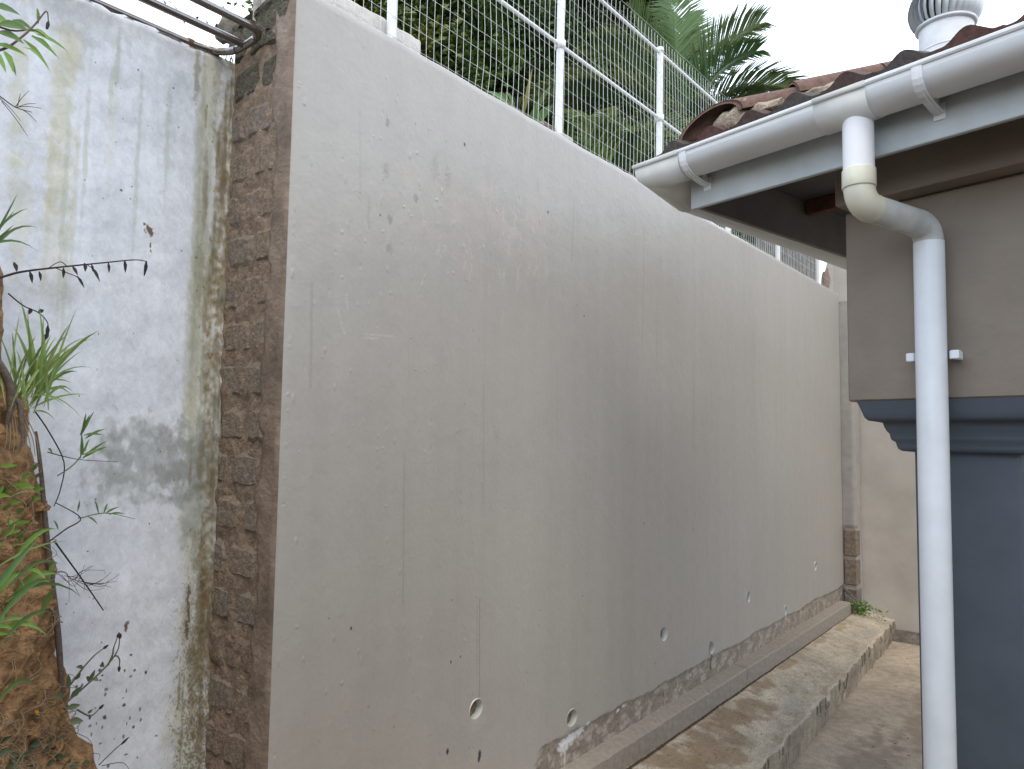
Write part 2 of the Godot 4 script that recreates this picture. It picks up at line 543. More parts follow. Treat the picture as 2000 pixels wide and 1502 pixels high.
	for k in 70:
		var p: Vector2 = P.call(rng.randf_range(0.05, 6.9), rng.randf_range(0.65, 3.7))
		blot(im, p.x, p.y, rng.randf_range(0.8, 1.8), rng.randf_range(0.8, 2.2), Color(0.3, 0.29, 0.28), rng.randf_range(0.3, 0.7), 0.3)
	# white filler smeared over the bare foot
	for q in [[1.75, 0.525, 18, 14], [1.82, 0.54, 17, 13], [1.90, 0.555, 17, 10], [1.97, 0.575, 9, 4], [2.37, 0.56, 10, 4], [2.30, 0.55, 6, 4]]:
		var p: Vector2 = P.call(q[0], q[1])
		blot(im, p.x, p.y, q[2], q[3], Color(0.86, 0.88, 0.91), 1.0, 0.5, 0.12)
	line(im, P.call(1.765, 0.53), P.call(1.765, 0.42), 1.3, Color(0.82, 0.81, 0.78), 0.95, 0.3)
	for q in [[2.87, 0.5, 2, 9], [3.6, 0.56, 4, 14], [3.6, 0.5, 3, 9], [5.9, 0.5, 5, 8], [1.54, 0.47, 5, 6]]:
		var p: Vector2 = P.call(q[0], q[1])
		blot(im, p.x, p.y, q[2], q[3], Color(0.17, 0.12, 0.09), 0.9, 0.5, 0.12)
	var paint := face_mat("wall_paint", im, 0.36, null, 1, 1)
	paint.metallic_specular = 0.5
	var hb := FastNoiseLite.new()
	hb.seed = 60; hb.frequency = 0.035; hb.fractal_octaves = 5
	var relief := PackedFloat32Array(); relief.resize(w * h)
	var ha := hb.get_image(w, h, false, false, true).get_data()
	for k in w * h: relief[k] = 0.4 + (ha[k] - 128) * 0.0004 + (c[k] - 128) * 0.0002
	for k in 850:                                     # pimples, trowel nicks, drips of paint
		var cx := rng.randi_range(6, w - 7); var cy := rng.randi_range(10, h - 11)
		if rng.randf() < 0.45: cx = clampi(int(rng.randfn(170, 120)), 6, w - 7)
		var hh := rng.randf_range(0.04, 0.19) * (1.0 if rng.randf() < 0.75 else -0.8)
		var rx := rng.randf_range(0.8, 2.0); var ry := rx * rng.randf_range(0.8, 3.0)
		for y in range(cy - 7, cy + 8):
			for x in range(cx - 4, cx + 5):
				var f := Vector2((x - cx) / rx, (y - cy) / ry).length()
				if f < 1.5: relief[y * w + x] += hh * (1.0 - smoothstep(0.3, 1.5, f))
	var bump := Image.create_from_data(w, h, false, Image.FORMAT_RF, relief.to_byte_array())
	paint.heightmap_enabled = true
	paint.heightmap_texture = ImageTexture.create_from_image(bump)
	paint.heightmap_scale = 1.0
	# the face: columns every 2.5 cm, rows closer near the foot
	var ys: Array = []
	var y := 0.38
	while y < 0.72:
		ys.append(y); y += 0.011
	while y < 3.745:
		ys.append(y); y += 0.03
	ys.append(3.7475)
	ys.append(3.755)
	var nx := 282
	var X := func(i: int) -> float: return 7.05 * i / nx
	var V := func(i: int, j: int) -> Vector3:
		var xx: float = 7.05 * i / nx; var yy: float = ys[j]
		var zz := wall_bump(xx, yy)
		if j == ys.size() - 1:
			yy += nz.get_noise_2d(xx * 2.5, 90.0) * 0.006 + nf.get_noise_2d(xx, 9.0) * 0.003; zz -= 0.006
		if i == 0: zz -= 0.006; xx += nz.get_noise_2d(5, yy * 2.0) * 0.003
		return Vector3(xx, yy, zz)
	var grid_pts: Array = []
	for j in ys.size():
		var row := PackedVector3Array()
		for i in nx + 1: row.append(V.call(i, j))
		grid_pts.append(row)
	var blocks: Array = []
	for hq in HOLES:
		var i0 := int(floor((hq[0] - 0.062) / 7.05 * nx)); var i1 := int(ceil((hq[0] + 0.062) / 7.05 * nx))
		var j0 := 0
		while ys[j0 + 1] < hq[1] - 0.06: j0 += 1
		var j1 := j0
		while ys[j1] < hq[1] + 0.06: j1 += 1
		blocks.append([i0, i1, j0, j1])
	var s := st()
	var uv := func(p: Vector3) -> Vector2: return Vector2(p.x / 7.2, (3.78 - p.y) / 3.4)
	var put := func(p: Array) -> void: quad_uv(s, p, [uv.call(p[0]), uv.call(p[1]), uv.call(p[2]), uv.call(p[3])])
	for j in ys.size() - 1:
		for i in nx:
			var skip := false
			for q in blocks:
				if i >= q[0] and i < q[1] and j >= q[2] and j < q[3]: skip = true
			if not skip:
				put.call([grid_pts[j][i], grid_pts[j][i + 1], grid_pts[j + 1][i + 1], grid_pts[j + 1][i]])
	for n in HOLES.size():
		var q: Array = blocks[n]
		var loop: Array = []
		for i in range(q[0], q[1]): loop.append(grid_pts[q[2]][i])
		for j in range(q[2], q[3]): loop.append(grid_pts[j][q[1]])
		for i in range(q[1], q[0], -1): loop.append(grid_pts[q[3]][i])
		for j in range(q[3], q[2], -1): loop.append(grid_pts[j][q[0]])
		var c0 := Vector3(HOLES[n][0], HOLES[n][1], 0)
		c0.z = wall_bump(c0.x, c0.y + 0.05)
		var ring: Array = []
		for p in loop:
			var d := Vector2(p.x - c0.x, p.y - c0.y).normalized() * 0.0445
			ring.append(Vector3(c0.x + d.x, c0.y + d.y, c0.z - 0.003))
		for k in loop.size():
			var k2 := (k + 1) % loop.size()
			put.call([loop[k], loop[k2], ring[k2], ring[k]])
	obj("plaster_face", s, paint, t)
	# the pipe stubs set in the weep holes
	for n in HOLES.size():
		var ps := st()
		var c0 := Vector3(HOLES[n][0], HOLES[n][1], wall_bump(HOLES[n][0], HOLES[n][1] + 0.05))
		var prof := [Vector2(0.0455, -0.02), Vector2(0.0452, -0.0005), Vector2(0.044, 0.0005), Vector2(0.0430, -0.001), Vector2(0.0425, -0.03), Vector2(0.042, -0.16)]
		grid(ps, 28, prof.size() - 1, func(i, j):
			var an: float = TAU * (i % 28) / 28
			return c0 + Vector3(prof[j].x * cos(an), prof[j].x * sin(an), prof[j].y + (0.004 * sin(an + n))))
		var pipe := obj("weep_pipe", ps, M.pvc_grimy, t)
		var ds := st()
		grid(ds, 16, 3, func(i, j):
			var an: float = TAU * (i % 16) / 16
			var r: float = 0.0423 * (1.0 - j / 3.0)
			return c0 + Vector3(r * cos(an), r * sin(an), -0.035 - 0.02 * j / 3.0 + nf.get_noise_2d(an * 0.3, n) * 0.008 - (0.03 if sin(an) > -0.2 else 0.0)))
		obj("silt", ds, [M.pvc_grimy, M.concrete, M.brick_dark][n % 3], pipe)
	# body and coping
	var body := st(false)
	box(body, Vector3(0.03, 0.0, -0.40), Vector3(7.05, 3.735, -0.035))
	obj("wall_core", body, M.mortar, t)
	var top := st()
	grid(top, 160, 8, func(i, j):
		var xx: float = 0.0 + 7.05 * i / 160.0; var f: float = j / 8.0
		var yy: float = 3.754 + nz.get_noise_2d(xx * 2.5, 90.0) * 0.005 - (0.008 if j == 0 else 0.0) + nf.get_noise_2d(xx, f) * 0.004
		return Vector3(xx, yy, -0.012 - 0.395 * f))
	obj("wall_coping", top, M.grey_paint, t)
	# end of the wall: mortar bed, bricks, plaster return
	var ms := st()
	grid(ms, 22, 190, func(i, j):
		var zz: float = -0.415 + 0.34 * i / 22.0; var yy: float = 0.02 + 3.70 * j / 190.0
		return Vector3(0.004 + nf.get_noise_2d(zz * 2, yy * 2) * 0.006 + nz.get_noise_2d(zz * 8, yy * 8) * 0.014 - 0.003, yy, zz))
	obj("mortar_bed", ms, M.mortar, t)
	var joint := 3.553
	var course := 0
	while joint > 0.1:
		var split := (-0.31 if course % 2 == 0 else -0.212) + rng.randf_range(-0.015, 0.015)
		if course % 5 == 3: split = -0.25
		for part in [[-0.414, split], [split, -0.098]]:
			brick(t, part[0] + 0.004, part[1] - 0.004, joint + 0.006, joint + 0.1645 - 0.008, course)
		joint -= 0.1645
		course += 1
	var ps2 := st()
	grid(ps2, 10, 150, func(i, j):
		var yy: float = 0.1 + 3.65 * j / 150.0
		var edge: float = -0.108 - 0.012 * (1.0 - smoothstep(0.9, 2.6, yy)) * 2.0 + nz.get_noise_2d(yy * 4.0, 3.0) * 0.045 + nf.get_noise_2d(yy * 1.2, 5.0) * 0.022
		var f: float = i / 10.0
		var zz: float = lerpf(edge, -0.004, f)
		var xx: float = -0.009 + nz.get_noise_2d(zz * 4, yy * 1.5) * 0.007 + nf.get_noise_2d(zz, yy) * 0.002
		if i == 0: xx = 0.02
		if i == 10: xx = 0.0
		return Vector3(xx, yy, zz))
	obj("plaster_return", ps2, M.brown_plaster, t)
	# broken mossy top of the end
	var mt := st()
	grid(mt, 14, 12, func(i, j):
		var zz: float = -0.43 + 0.40 * i / 14.0; var f: float = j / 12.0
		var crest: float = 3.715 + 0.05 * smoothstep(-0.40, -0.1, zz) + nz.get_noise_2d(zz * 9, 2) * 0.035
		var yy: float = lerpf(3.70, crest, minf(f * 2.0, 1.0))
		return Vector3(0.0 - 0.012 + maxf(0.0, f - 0.5) * 0.3 + nf.get_noise_2d(zz * 3, f * 4) * 0.02, yy + nf.get_noise_2d(zz * 4, f * 3 + 8) * 0.02 - 0.06 * (1.0 if j == 0 else 0.0), zz))
	obj("broken_crest", mt, M.moss_block, t)
	var lb := st()
	rough_lump(lb, Vector3(0.0, 3.73, -0.455), Vector3(0.05, 0.05, 0.06), 4)
	obj("loose_mortar", lb, M.concrete, t)


func brick(parent: Node, z0: float, z1: float, y0: float, y1: float, course: int) -> void:
	var s := st(false)
	var o := rng.randf() * 50.0
	var proud := rng.randf_range(0.002, 0.008)
	var tilt := rng.randf_range(-0.006, 0.006)
	var under := rng.randf() < 0.6
	var nu := 6; var nv := 5
	var cut := rng.randf_range(0, 1) < 0.35
	grid(s, nu, nv, func(i, j):
		var f: float = i / float(nu); var g: float = j / float(nv)
		var e := 1.0 if (i == 0 or j == 0 or i == nu or j == nv) else 0.0
		var zz: float = lerpf(z0, z1, f) + nz.get_noise_2d(o + g * 3, f * 3) * 0.011
		var yy: float = lerpf(y0, y1, g) + nz.get_noise_2d(f * 3, o + g * 3 + 20) * 0.011
		if cut and g > 0.5 and f > 0.6: yy -= (f - 0.6) * 0.06
		if j == 0 and under: e = 1.9
		return Vector3(-proud + 0.017 * e + tilt * (f - 0.5) + nf.get_noise_2d(o + f * 0.4, g * 0.4) * 0.0035, yy, zz))
	var ms: Array = [M.brick_grey, M.brick_brown, M.brick_grey, M.brick_orange, M.brick_brown, M.brick_dark]
	obj("brick", s, ms[rng.randi() % 6] if course > 1 else M.moss_block, parent)


func rough_lump(s: SurfaceTool, c: Vector3, r: Vector3, sd: int, amp := 0.35) -> void:
	grid(s, 12, 8, func(i, j):
		var a: float = TAU * (i % 12) / 12.0; var b: float = -PI / 2 + PI * j / 8.0
		var d := Vector3(cos(a) * cos(b), sin(b), -sin(a) * cos(b))
		return c + d * r * (1.0 + nz.get_noise_3d(d.x * 1.3 + sd * 7, d.y * 1.3, d.z * 1.3) * amp * 2.0))


# ---------------------------------------------------------------- the white wall
func white_wall() -> void:
	var t := thing("white_wall", "old whitewashed wall with green and brown damp stains behind the earth bank", "wall")
	var w := 1024; var h := 1536                     # 1.7 x 3.4 m
	var a := nbytes(71, 0.006, 5, w, h); var b := nbytes(72, 0.05, 4, w, h)
	var v := nbytes(73, 0.02, 4, w, h, w, 120); var c := nbytes(74, 0.15, 3, w, h)
	var px := PackedByteArray(); px.resize(w * h * 3)
	for y in h:
		var ym := 3.62 - y * 3.4 / h
		var low := 1.0 - smoothstep(1.0, 2.1, ym)
		for x in w:
			var k := y * w + x
			var xm := -1.7 + x * 1.7 / w
			var l := 1.0 + (a[k] - 128) * 0.00035 + (b[k] - 128) * 0.00025 + (v[k] - 128) * 0.00022 + (c[k] - 128) * 0.0002
			var r := 210.0; var g := 216.0; var bl := 225.0
			# damp band beside the brick end
			var band := smoothstep(-0.17, -0.09, xm + (a[k] - 128) * 0.0004)
			if band > 0.0:
				var q := band * clampf(0.5 + (v[k] - 128) * 0.0035 + (b[k] - 128) * 0.002, 0, 1)
				r = lerpf(r, 176, q); g = lerpf(g, 175, q); bl = lerpf(bl, 157, q)
			var brown := smoothstep(-0.085, -0.02, xm + (b[k] - 128) * 0.0003) * clampf(0.30 + (v[k] - 124) * 0.005 + (b[k] - 128) * 0.005, 0, 1)
			if brown > 0.0:
				r = lerpf(r, 120, brown); g = lerpf(g, 104, brown); bl = lerpf(bl, 78, brown)
			# mould low down near the corner
			var mo := low * smoothstep(-0.16, -0.07, xm + (b[k] - 128) * 0.0006) * clampf((c[k] - 112) * 0.03, 0, 1) * 0.6
			if mo > 0.0:
				r = lerpf(r, 96, mo); g = lerpf(g, 98, mo); bl = lerpf(bl, 86, mo)
			px[k * 3] = clampi(int(r * l), 0, 255); px[k * 3 + 1] = clampi(int(g * l), 0, 255); px[k * 3 + 2] = clampi(int(bl * l), 0, 255)
	var im := Image.create_from_data(w, h, false, Image.FORMAT_RGB8, px)
	var P := func(x: float, y: float) -> Vector2: return Vector2((x + 1.7) / 1.7 * w, (3.62 - y) / 3.4 * h)
	var ochre := Color(0.68, 0.66, 0.46)
	for q in [[-0.595, 3.36, 34, 70, 0.4], [-0.565, 3.38, 20, 60, 0.3], [-0.60, 3.2, 30, 100, 0.3], [-0.595, 3.0, 34, 120, 0.33], [-0.59, 2.75, 34, 130, 0.25], [-0.62, 2.9, 7, 200, 0.25], [-0.545, 2.9, 6, 190, 0.3], [-0.72, 3.2, 20, 150, 0.35], [-0.70, 2.8, 24, 120, 0.25], [-0.44, 3.2, 14, 150, 0.16], [-0.13, 3.1, 12, 200, 0.3], [-0.10, 2.7, 16, 240, 0.3]]:
		var p: Vector2 = P.call(q[0], q[1])
		q[4] *= 0.65
		blot(im, p.x, p.y, q[2], q[3], ochre if q[0] < -0.2 else Color(0.58, 0.59, 0.49), q[4], 0.7, 0.03)
	for q in [[-0.435, 3.56, 3.25], [-0.45, 3.4, 3.2], [-0.35, 3.5, 2.6], [-0.52, 3.5, 2.7], [-0.25, 3.5, 2.9], [-0.575, 3.3, 2.4], [-0.56, 2.9, 2.3]]:
		var p: Vector2 = P.call(q[0], (q[1] + q[2]) / 2.0)
		blot(im, p.x, p.y, 7, absf(q[1] - q[2]) * 225.0, Color(0.64, 0.67, 0.60), 0.35, 0.5, 0.03)
	for q in [[-0.24, 2.03, 140, 70, 0.42], [-0.34, 1.95, 80, 50, 0.32], [-0.38, 2.07, 40, 20, 0.4], [-0.15, 2.0, 70, 80, 0.45], [-0.06, 2.0, 50, 120, 0.4], [-0.3, 2.12, 90, 30, 0.25], [-0.1, 1.85, 40, 70, 0.4], [-0.3, 3.4, 90, 60, 0.12], [-0.55, 3.5, 120, 40, 0.2], [-0.28, 3.2, 60, 60, 0.12]]:
		var p: Vector2 = P.call(q[0], q[1])
		blot(im, p.x, p.y, q[2], q[3], Color(0.50, 0.52, 0.50), q[4], 0.9, 0.03)
	# pale brushed scratches
	for k in 60:
		var p: Vector2 = P.call(rng.randf_range(-0.5, -0.12), rng.randf_range(2.5, 3.4))
		line(im, p, p + Vector2(rng.randf_range(-14, 14), rng.randf_range(-22, 22)), 0.8, Color(0.92, 0.94, 0.97), rng.randf_range(0.15, 0.5), 2.0)
	# chips and cracks
	for q in [[-0.30, 2.845, 11, 8], [-0.29, 2.832, 7, 6], [-0.315, 2.86, 4, 3], [-0.12, 2.78, 7, 3], [-0.40, 2.96, 5, 2], [-0.31, 1.455, 4, 11], [-0.04, 1.56, 8, 11], [-0.29, 2.79, 2, 5], [-0.288, 2.77, 2, 4], [-0.47, 2.06, 5, 2]]:
		var p: Vector2 = P.call(q[0], q[1])
		blot(im, p.x, p.y, q[2], q[3], Color(0.42, 0.36, 0.30), 1.0, 0.7, 0.12)
	for k in 16:
		var p: Vector2 = P.call(-0.091 + rng.randfn(0, 0.004), 1.56 - 0.012 * k)
		blot(im, p.x, p.y, rng.randf_range(2, 5), rng.randf_range(5, 11), Color(0.40, 0.36, 0.32), rng.randf_range(0.5, 1.0), 0.9, 0.15)
	for k in 46:
		var p: Vector2 = P.call(rng.randfn(-0.34, 0.1), rng.randfn(1.2, 0.1))
		blot(im, p.x, p.y, rng.randf_range(1.5, 5), rng.randf_range(1.5, 5), Color(0.17, 0.18, 0.22), rng.randf_range(0.5, 0.9), 0.4, 0.2)
	for k in 55:
		var p: Vector2 = P.call(rng.randf_range(-0.6, -0.1), rng.randf_range(1.0, 3.5))
		blot(im, p.x, p.y, rng.randf_range(0.8, 2.6), rng.randf_range(0.8, 2.4), Color(0.22, 0.22, 0.24), rng.randf_range(0.4, 0.9), 0.3)
	for k in 90:
		var p: Vector2 = P.call(-absf(rng.randfn(0.0, 0.05)), rng.randf_range(1.0, 3.5))
		blot(im, p.x, p.y, rng.randf_range(3, 14), rng.randf_range(14, 110), Color(0.40, 0.34, 0.24) if k % 3 else Color(0.45, 0.45, 0.36), rng.randf_range(0.2, 0.45), 0.6, 0.04)
	for k in 20:
		var p: Vector2 = P.call(-rng.randfn(0.115, 0.015), rng.randf_range(2.2, 3.4))
		blot(im, p.x, p.y, rng.randf_range(6, 14), rng.randf_range(80, 230), Color(0.58, 0.59, 0.50), rng.randf_range(0.1, 0.25), 0.7, 0.04)
	for k in 60:
		var p: Vector2 = P.call(-rng.randf_range(0.005, 0.12), rng.randf_range(0.9, 3.5))
		blot(im, p.x, p.y, rng.randf_range(0.8, 2), rng.randf_range(1, 5), Color(0.28, 0.25, 0.2), rng.randf_range(0.3, 0.7), 0.5, 0.2)
	var m := face_mat("whitewash", im, 0.7, null, 1, 1)
	m.normal_enabled = true; m.normal_texture = norm_tex(80, 0.02, 5, 5.0, 1024); m.normal_scale = 0.25
	var s := st()
	grid(s, 110, 220, func(i, j):
		var xx: float = -1.7 + 1.705 * i / 110.0; var yy: float = 0.22 + 3.365 * j / 220.0
		var zz: float = -0.41 + nz.get_noise_2d(xx * 2.0, yy * 2.0) * 0.007 + nf.get_noise_2d(xx * 0.8, yy * 0.8) * 0.0025
		zz += 0.008 * smoothstep(-0.05, 0.0, xx) * (0.5 + nf.get_noise_2d(3, yy * 1.3))
		if j == 220:
			yy += nz.get_noise_2d(xx * 6.0, 33.0) * 0.018 + nf.get_noise_2d(xx * 1.5, 30.0) * 0.01; zz -= 0.012
		return Vector3(xx, yy, zz))
	# texture coordinates of the grid run 0..1 upwards; the image runs downwards
	m.uv1_scale = Vector3(1.705 / 1.7, -3.365 / 3.4, 1); m.uv1_offset = Vector3(0, (3.62 - 0.22) / 3.4, 0)
	obj("whitewash_face", s, m, t)
	var b2 := st(false)
	box(b2, Vector3(-1.7, 0.0, -0.595), Vector3(-0.002, 3.56, -0.43))
	obj("wall_core", b2, M.concrete, t)
	var c2 := st()
	grid(c2, 90, 8, func(i, j):
		var xx: float = -1.7 + 1.70 * i / 90.0; var f: float = j / 8.0
		return Vector3(xx, 3.575 + nf.get_noise_2d(xx * 1.5, f * 3) * 0.022 - 0.02 * f + nz.get_noise_2d(xx * 6.0, 33.0) * 0.015, -0.408 - 0.19 * f - (0.006 if j == 0 else 0.0)))
	obj("crumbled_top", c2, M.white_block, t)


# ---------------------------------------------------------------- the wall that closes the passage
func far_wall() -> void:
	var t := thing("end_wall", "tall beige plaster wall closing the far end of the passage", "wall")
	var s := st()
	grid(s, 60, 70, func(i, j):
		var zz: float = 5.0 - 5.16 * i / 60.0; var yy: float = 0.12 + 5.0 * j / 70.0
		if i == 60:
			zz += nf.get_noise_2d(yy * 1.5, 70.0) * 0.02
			if yy > 3.6: zz -= 0.04
		return Vector3(7.31 + nz.get_noise_2d(zz * 2, yy * 2) * 0.006, yy, zz))
	obj("plaster_face", s, M.beige_paint, t)
	var b := st(false)
	box(b, Vector3(7.325, 0.0, -0.15), Vector3(7.55, 5.1, 5.0))
	obj("wall_core", b, M.mortar, t)
	var k := st()
	grid(k, 50, 4, func(i, j):
		var zz: float = 5.0 - 4.57 * i / 50.0; var f: float = j / 4.0
		return Vector3(7.308 - 0.03 * (1.0 - f) - 0.006 + nf.get_noise_2d(zz * 2, f) * 0.008, 0.002 + 0.12 * f + (nf.get_noise_2d(zz, 4) * 0.012 if j == 4 else 0.0), zz))
	obj("skirting", k, M.concrete, t)
	var br := st()
	rough_lump(br, Vector3(7.30, 3.97, -0.20), Vector3(0.05, 0.13, 0.05), 8)
	obj("broken_brick_edge", br, M.red_brick, t)
	# pier that stops the grey wall, its foot knocked bare
	var p := thing("plaster_pier", "narrow plaster pier with bare brick foot where the grey wall ends", "pier")
	var ps := st()
	grid(ps, 6, 90, func(i, j):
		var yy: float = 1.17 + 2.5 * j / 90.0
		var zz: float = -0.02 + 0.165 * i / 6.0
		return Vector3(7.062 + nf.get_noise_2d(zz, yy) * 0.004 + (0.02 if i == 6 else 0.0) - (0.0 if j else -0.02), yy + (nf.get_noise_2d(zz * 4, 8) * 0.05 if j == 0 else 0.0), zz))
	obj("plaster_face", ps, M.grey_paint, p)
	var pb := st(false)
	box(pb, Vector3(7.075, 0.24, -0.3), Vector3(7.29, 3.64, 0.135), 0.01)
	obj("brick_core", pb, M.grey_paint, p)
	for q in [[0.56, 0.86], [0.87, 1.17]]:
		var bs := st(false)
		box(bs, Vector3(7.06, q[0] + 0.008, 0.005), Vector3(7.2, q[1] - 0.008, 0.142), 0.012)
		obj("brick", bs, M.pier_brick, p)
	var fb := st(false)
	box(fb, Vector3(7.045, 0.27, -0.0), Vector3(7.2, 0.545, 0.150), 0.015)
	obj("footing_block", fb, M.concrete, p)


# ---------------------------------------------------------------- concrete ledge and the kerb on it
func ledge_edge(x: float) -> float:
	return lerpf(0.607, 0.444, (x - 2.844) / 4.48)


func ledge_and_kerb() -> void:
	var w := 1536; var h := 192
	var a := nbytes(91, 0.008, 5, w, h); var b := nbytes(92, 0.05, 4, w, h); var c := nbytes(93, 0.35, 2, w, h)
	var px := PackedByteArray(); px.resize(w * h * 3)
	for k in w * h:
		var l := 1.0 + (a[k] - 128) * 0.0009 + (b[k] - 128) * 0.0008 + (c[k] - 128) * 0.0016
		var y := k / w
		var r := 176.0; var g := 167.0; var bl := 152.0
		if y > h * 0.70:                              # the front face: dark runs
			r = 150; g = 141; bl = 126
		px[k * 3] = clampi(int(r * l), 0, 255); px[k * 3 + 1] = clampi(int(g * l), 0, 255); px[k * 3 + 2] = clampi(int(bl * l), 0, 255)
	var im := Image.create_from_data(w, h, false, Image.FORMAT_RGB8, px)
	# wet brown stains spreading from the kerb (v 0..0.7 is the top, kerb to edge)
	for q in [[2.5, 0.16, 70, 40, 0.8], [2.9, 0.22, 80, 38, 0.8], [3.3, 0.14, 60, 30, 0.8], [3.7, 0.18, 50, 26, 0.75], [4.2, 0.10, 60, 14, 0.7], [4.8, 0.08, 80, 12, 0.6], [2.2, 0.22, 60, 46, 0.7], [5.6, 0.08, 80, 10, 0.5], [6.4, 0.10, 60, 12, 0.45], [3.1, 0.34, 30, 14, 0.55]]:
		blot(im, q[0] / 7.4 * w, q[1] * h, q[2], q[3], Color(0.48, 0.40, 0.31), q[4] * 0.75, 1.0, 0.02)
	line(im, Vector2(0, 0.042 * h), Vector2(w, 0.042 * h), 1.6, Color(0.25, 0.2, 0.15), 0.75, 0.7)
	for q in [[4.0, 0.38, 34, 22, 0.5], [4.4, 0.3, 30, 16, 0.4], [6.5, 0.4, 50, 30, 0.4], [5.4, 0.5, 40, 18, 0.3]]:
		blot(im, q[0] / 7.4 * w, q[1] * h, q[2], q[3], Color(0.62, 0.62, 0.62), q[4], 0.9, 0.05)
	for k in 700:
		blot(im, rng.randf() * w, rng.randf() * h * 0.7, rng.randf_range(0.6, 2.4), rng.randf_range(0.8, 2.2), Color(0.24, 0.2, 0.17), rng.randf_range(0.3, 0.8), 0.3)
	for k in 120:
		var x := rng.randf() * w
		line(im, Vector2(x, h * 0.71), Vector2(x + rng.randf_range(-4, 4), h * rng.randf_range(0.8, 1.0)), rng.randf_range(1, 4), Color(0.34, 0.31, 0.27) if rng.randf() < 0.7 else Color(0.6, 0.56, 0.5), rng.randf_range(0.2, 0.5), 1.0)
	var m := face_mat("ledge_concrete", im, 0.9, null, 1, 1)
	m.normal_enabled = true; m.normal_texture = norm_tex(95, 0.03, 6, 8.0, 1024); m.normal_scale = 0.7
	m.uv1_scale = Vector3(1, 1, 1)
	var s := st()
	var n := 380
	# profile from the kerb outwards and down the front
	var prof := [0.0, 0.15, 0.3, 0.45, 0.6, 0.72, 0.82, 0.9, 0.95, 0.98, 1.0]
	grid(s, n, 17, func(i, j):
		var x: float = -0.6 + 7.92 * i / n
		var e: float = ledge_edge(x) + nz.get_noise_2d(x * 3.0, 50.0) * 0.02 + nf.get_noise_2d(x * 1.2, 51.0) * 0.016
		var chip := 0.0
		for q in [[4.47, 0.10, 0.08], [5.0, 0.09, 0.06], [3.3, 0.05, 0.03], [6.1, 0.04, 0.03]]:
			chip = maxf(chip, q[2] * (1.0 - smoothstep(q[1] * 0.5, q[1], absf(x - q[0] + nf.get_noise_2d(x, 5) * 0.05))))
		if j <= 10:
			var z: float = lerpf(0.06, e, prof[j])
			var y: float = lerpf(0.290, 0.222, smoothstep(0.0, 1.0, prof[j])) + nz.get_noise_2d(x * 3, z * 6) * 0.006 + nf.get_noise_2d(x, z * 1.5) * 0.003
			if chip > 0.0 and prof[j] > 0.66: y -= chip * 0.7 * smoothstep(0.66, 0.80, prof[j] + nf.get_noise_2d(x * 2, 9) * 0.1)
			if j == 10: y -= 0.010
			return Vector3(x, y, z)
		var f: float = (j - 10) / 7.0
		var y1: float = 0.21 - chip * 0.7
		return Vector3(x, lerpf(y1, -0.01, f), e + 0.006 - 0.02 * f + nz.get_noise_2d(x * 6, f * 2.0 + 60) * 0.008 + nf.get_noise_2d(x * 1.5, f * 0.6) * 0.012))
	var lt := thing("concrete_ledge", "rough concrete step with a chipped edge along the foot of the grey wall", "step")
	# rows 0..10 are the top (v up to 0.59), the rest the front; stretch v so that the front starts at 0.70
	obj("ledge_slab", s, m, lt)
	m.uv1_scale = Vector3(1.07, 1.19, 1); m.uv1_offset = Vector3(-0.08, 0, 0)
	var kt := thing("kerb", "low narrow concrete kerb running along the grey wall on the step", "kerb")
	var cuts := [-0.5, 1.25, 4.02, 6.95]
	for q in cuts.size() - 1:
		var ks := st(false)
		var x0: float = cuts[q] + 0.003; var x1: float = cuts[q + 1] - 0.003
		var nn := int((x1 - x0) / 0.03)
		var pf := [Vector2(0.100, 0.262), Vector2(0.1, 0.30), Vector2(0.1, 0.36), Vector2(0.099, 0.409), Vector2(0.092, 0.419), Vector2(0.06, 0.421), Vector2(0.03, 0.422), Vector2(-0.02, 0.424)]
		var o := rng.randf_range(-0.003, 0.003)
		grid(ks, nn, pf.size() - 1, func(i, j):
			var x: float = lerpf(x0, x1, i / float(nn))
			var chipped: float = maxf(0.0, nf.get_noise_2d(x * 1.3, 22.0) - 0.2) * 0.03 if j in [3, 4] else 0.0
			return Vector3(x, pf[j].y + o - chipped + nz.get_noise_2d(x * 2, 3.0) * 0.0015 - x * 0.0015, pf[j].x + o + nz.get_noise_2d(x * 2, 40.0) * 0.0015))
		obj("kerb_stone", ks, M.kerb if M.has("kerb") else mat("kerb", lin(0.36, 0.32, 0.28), 0.85, noise_tex(97, 0.03, 5, 0.84, 1.0, 512, 10.0), 1.1, M.n_plaster, 0.25), kt)


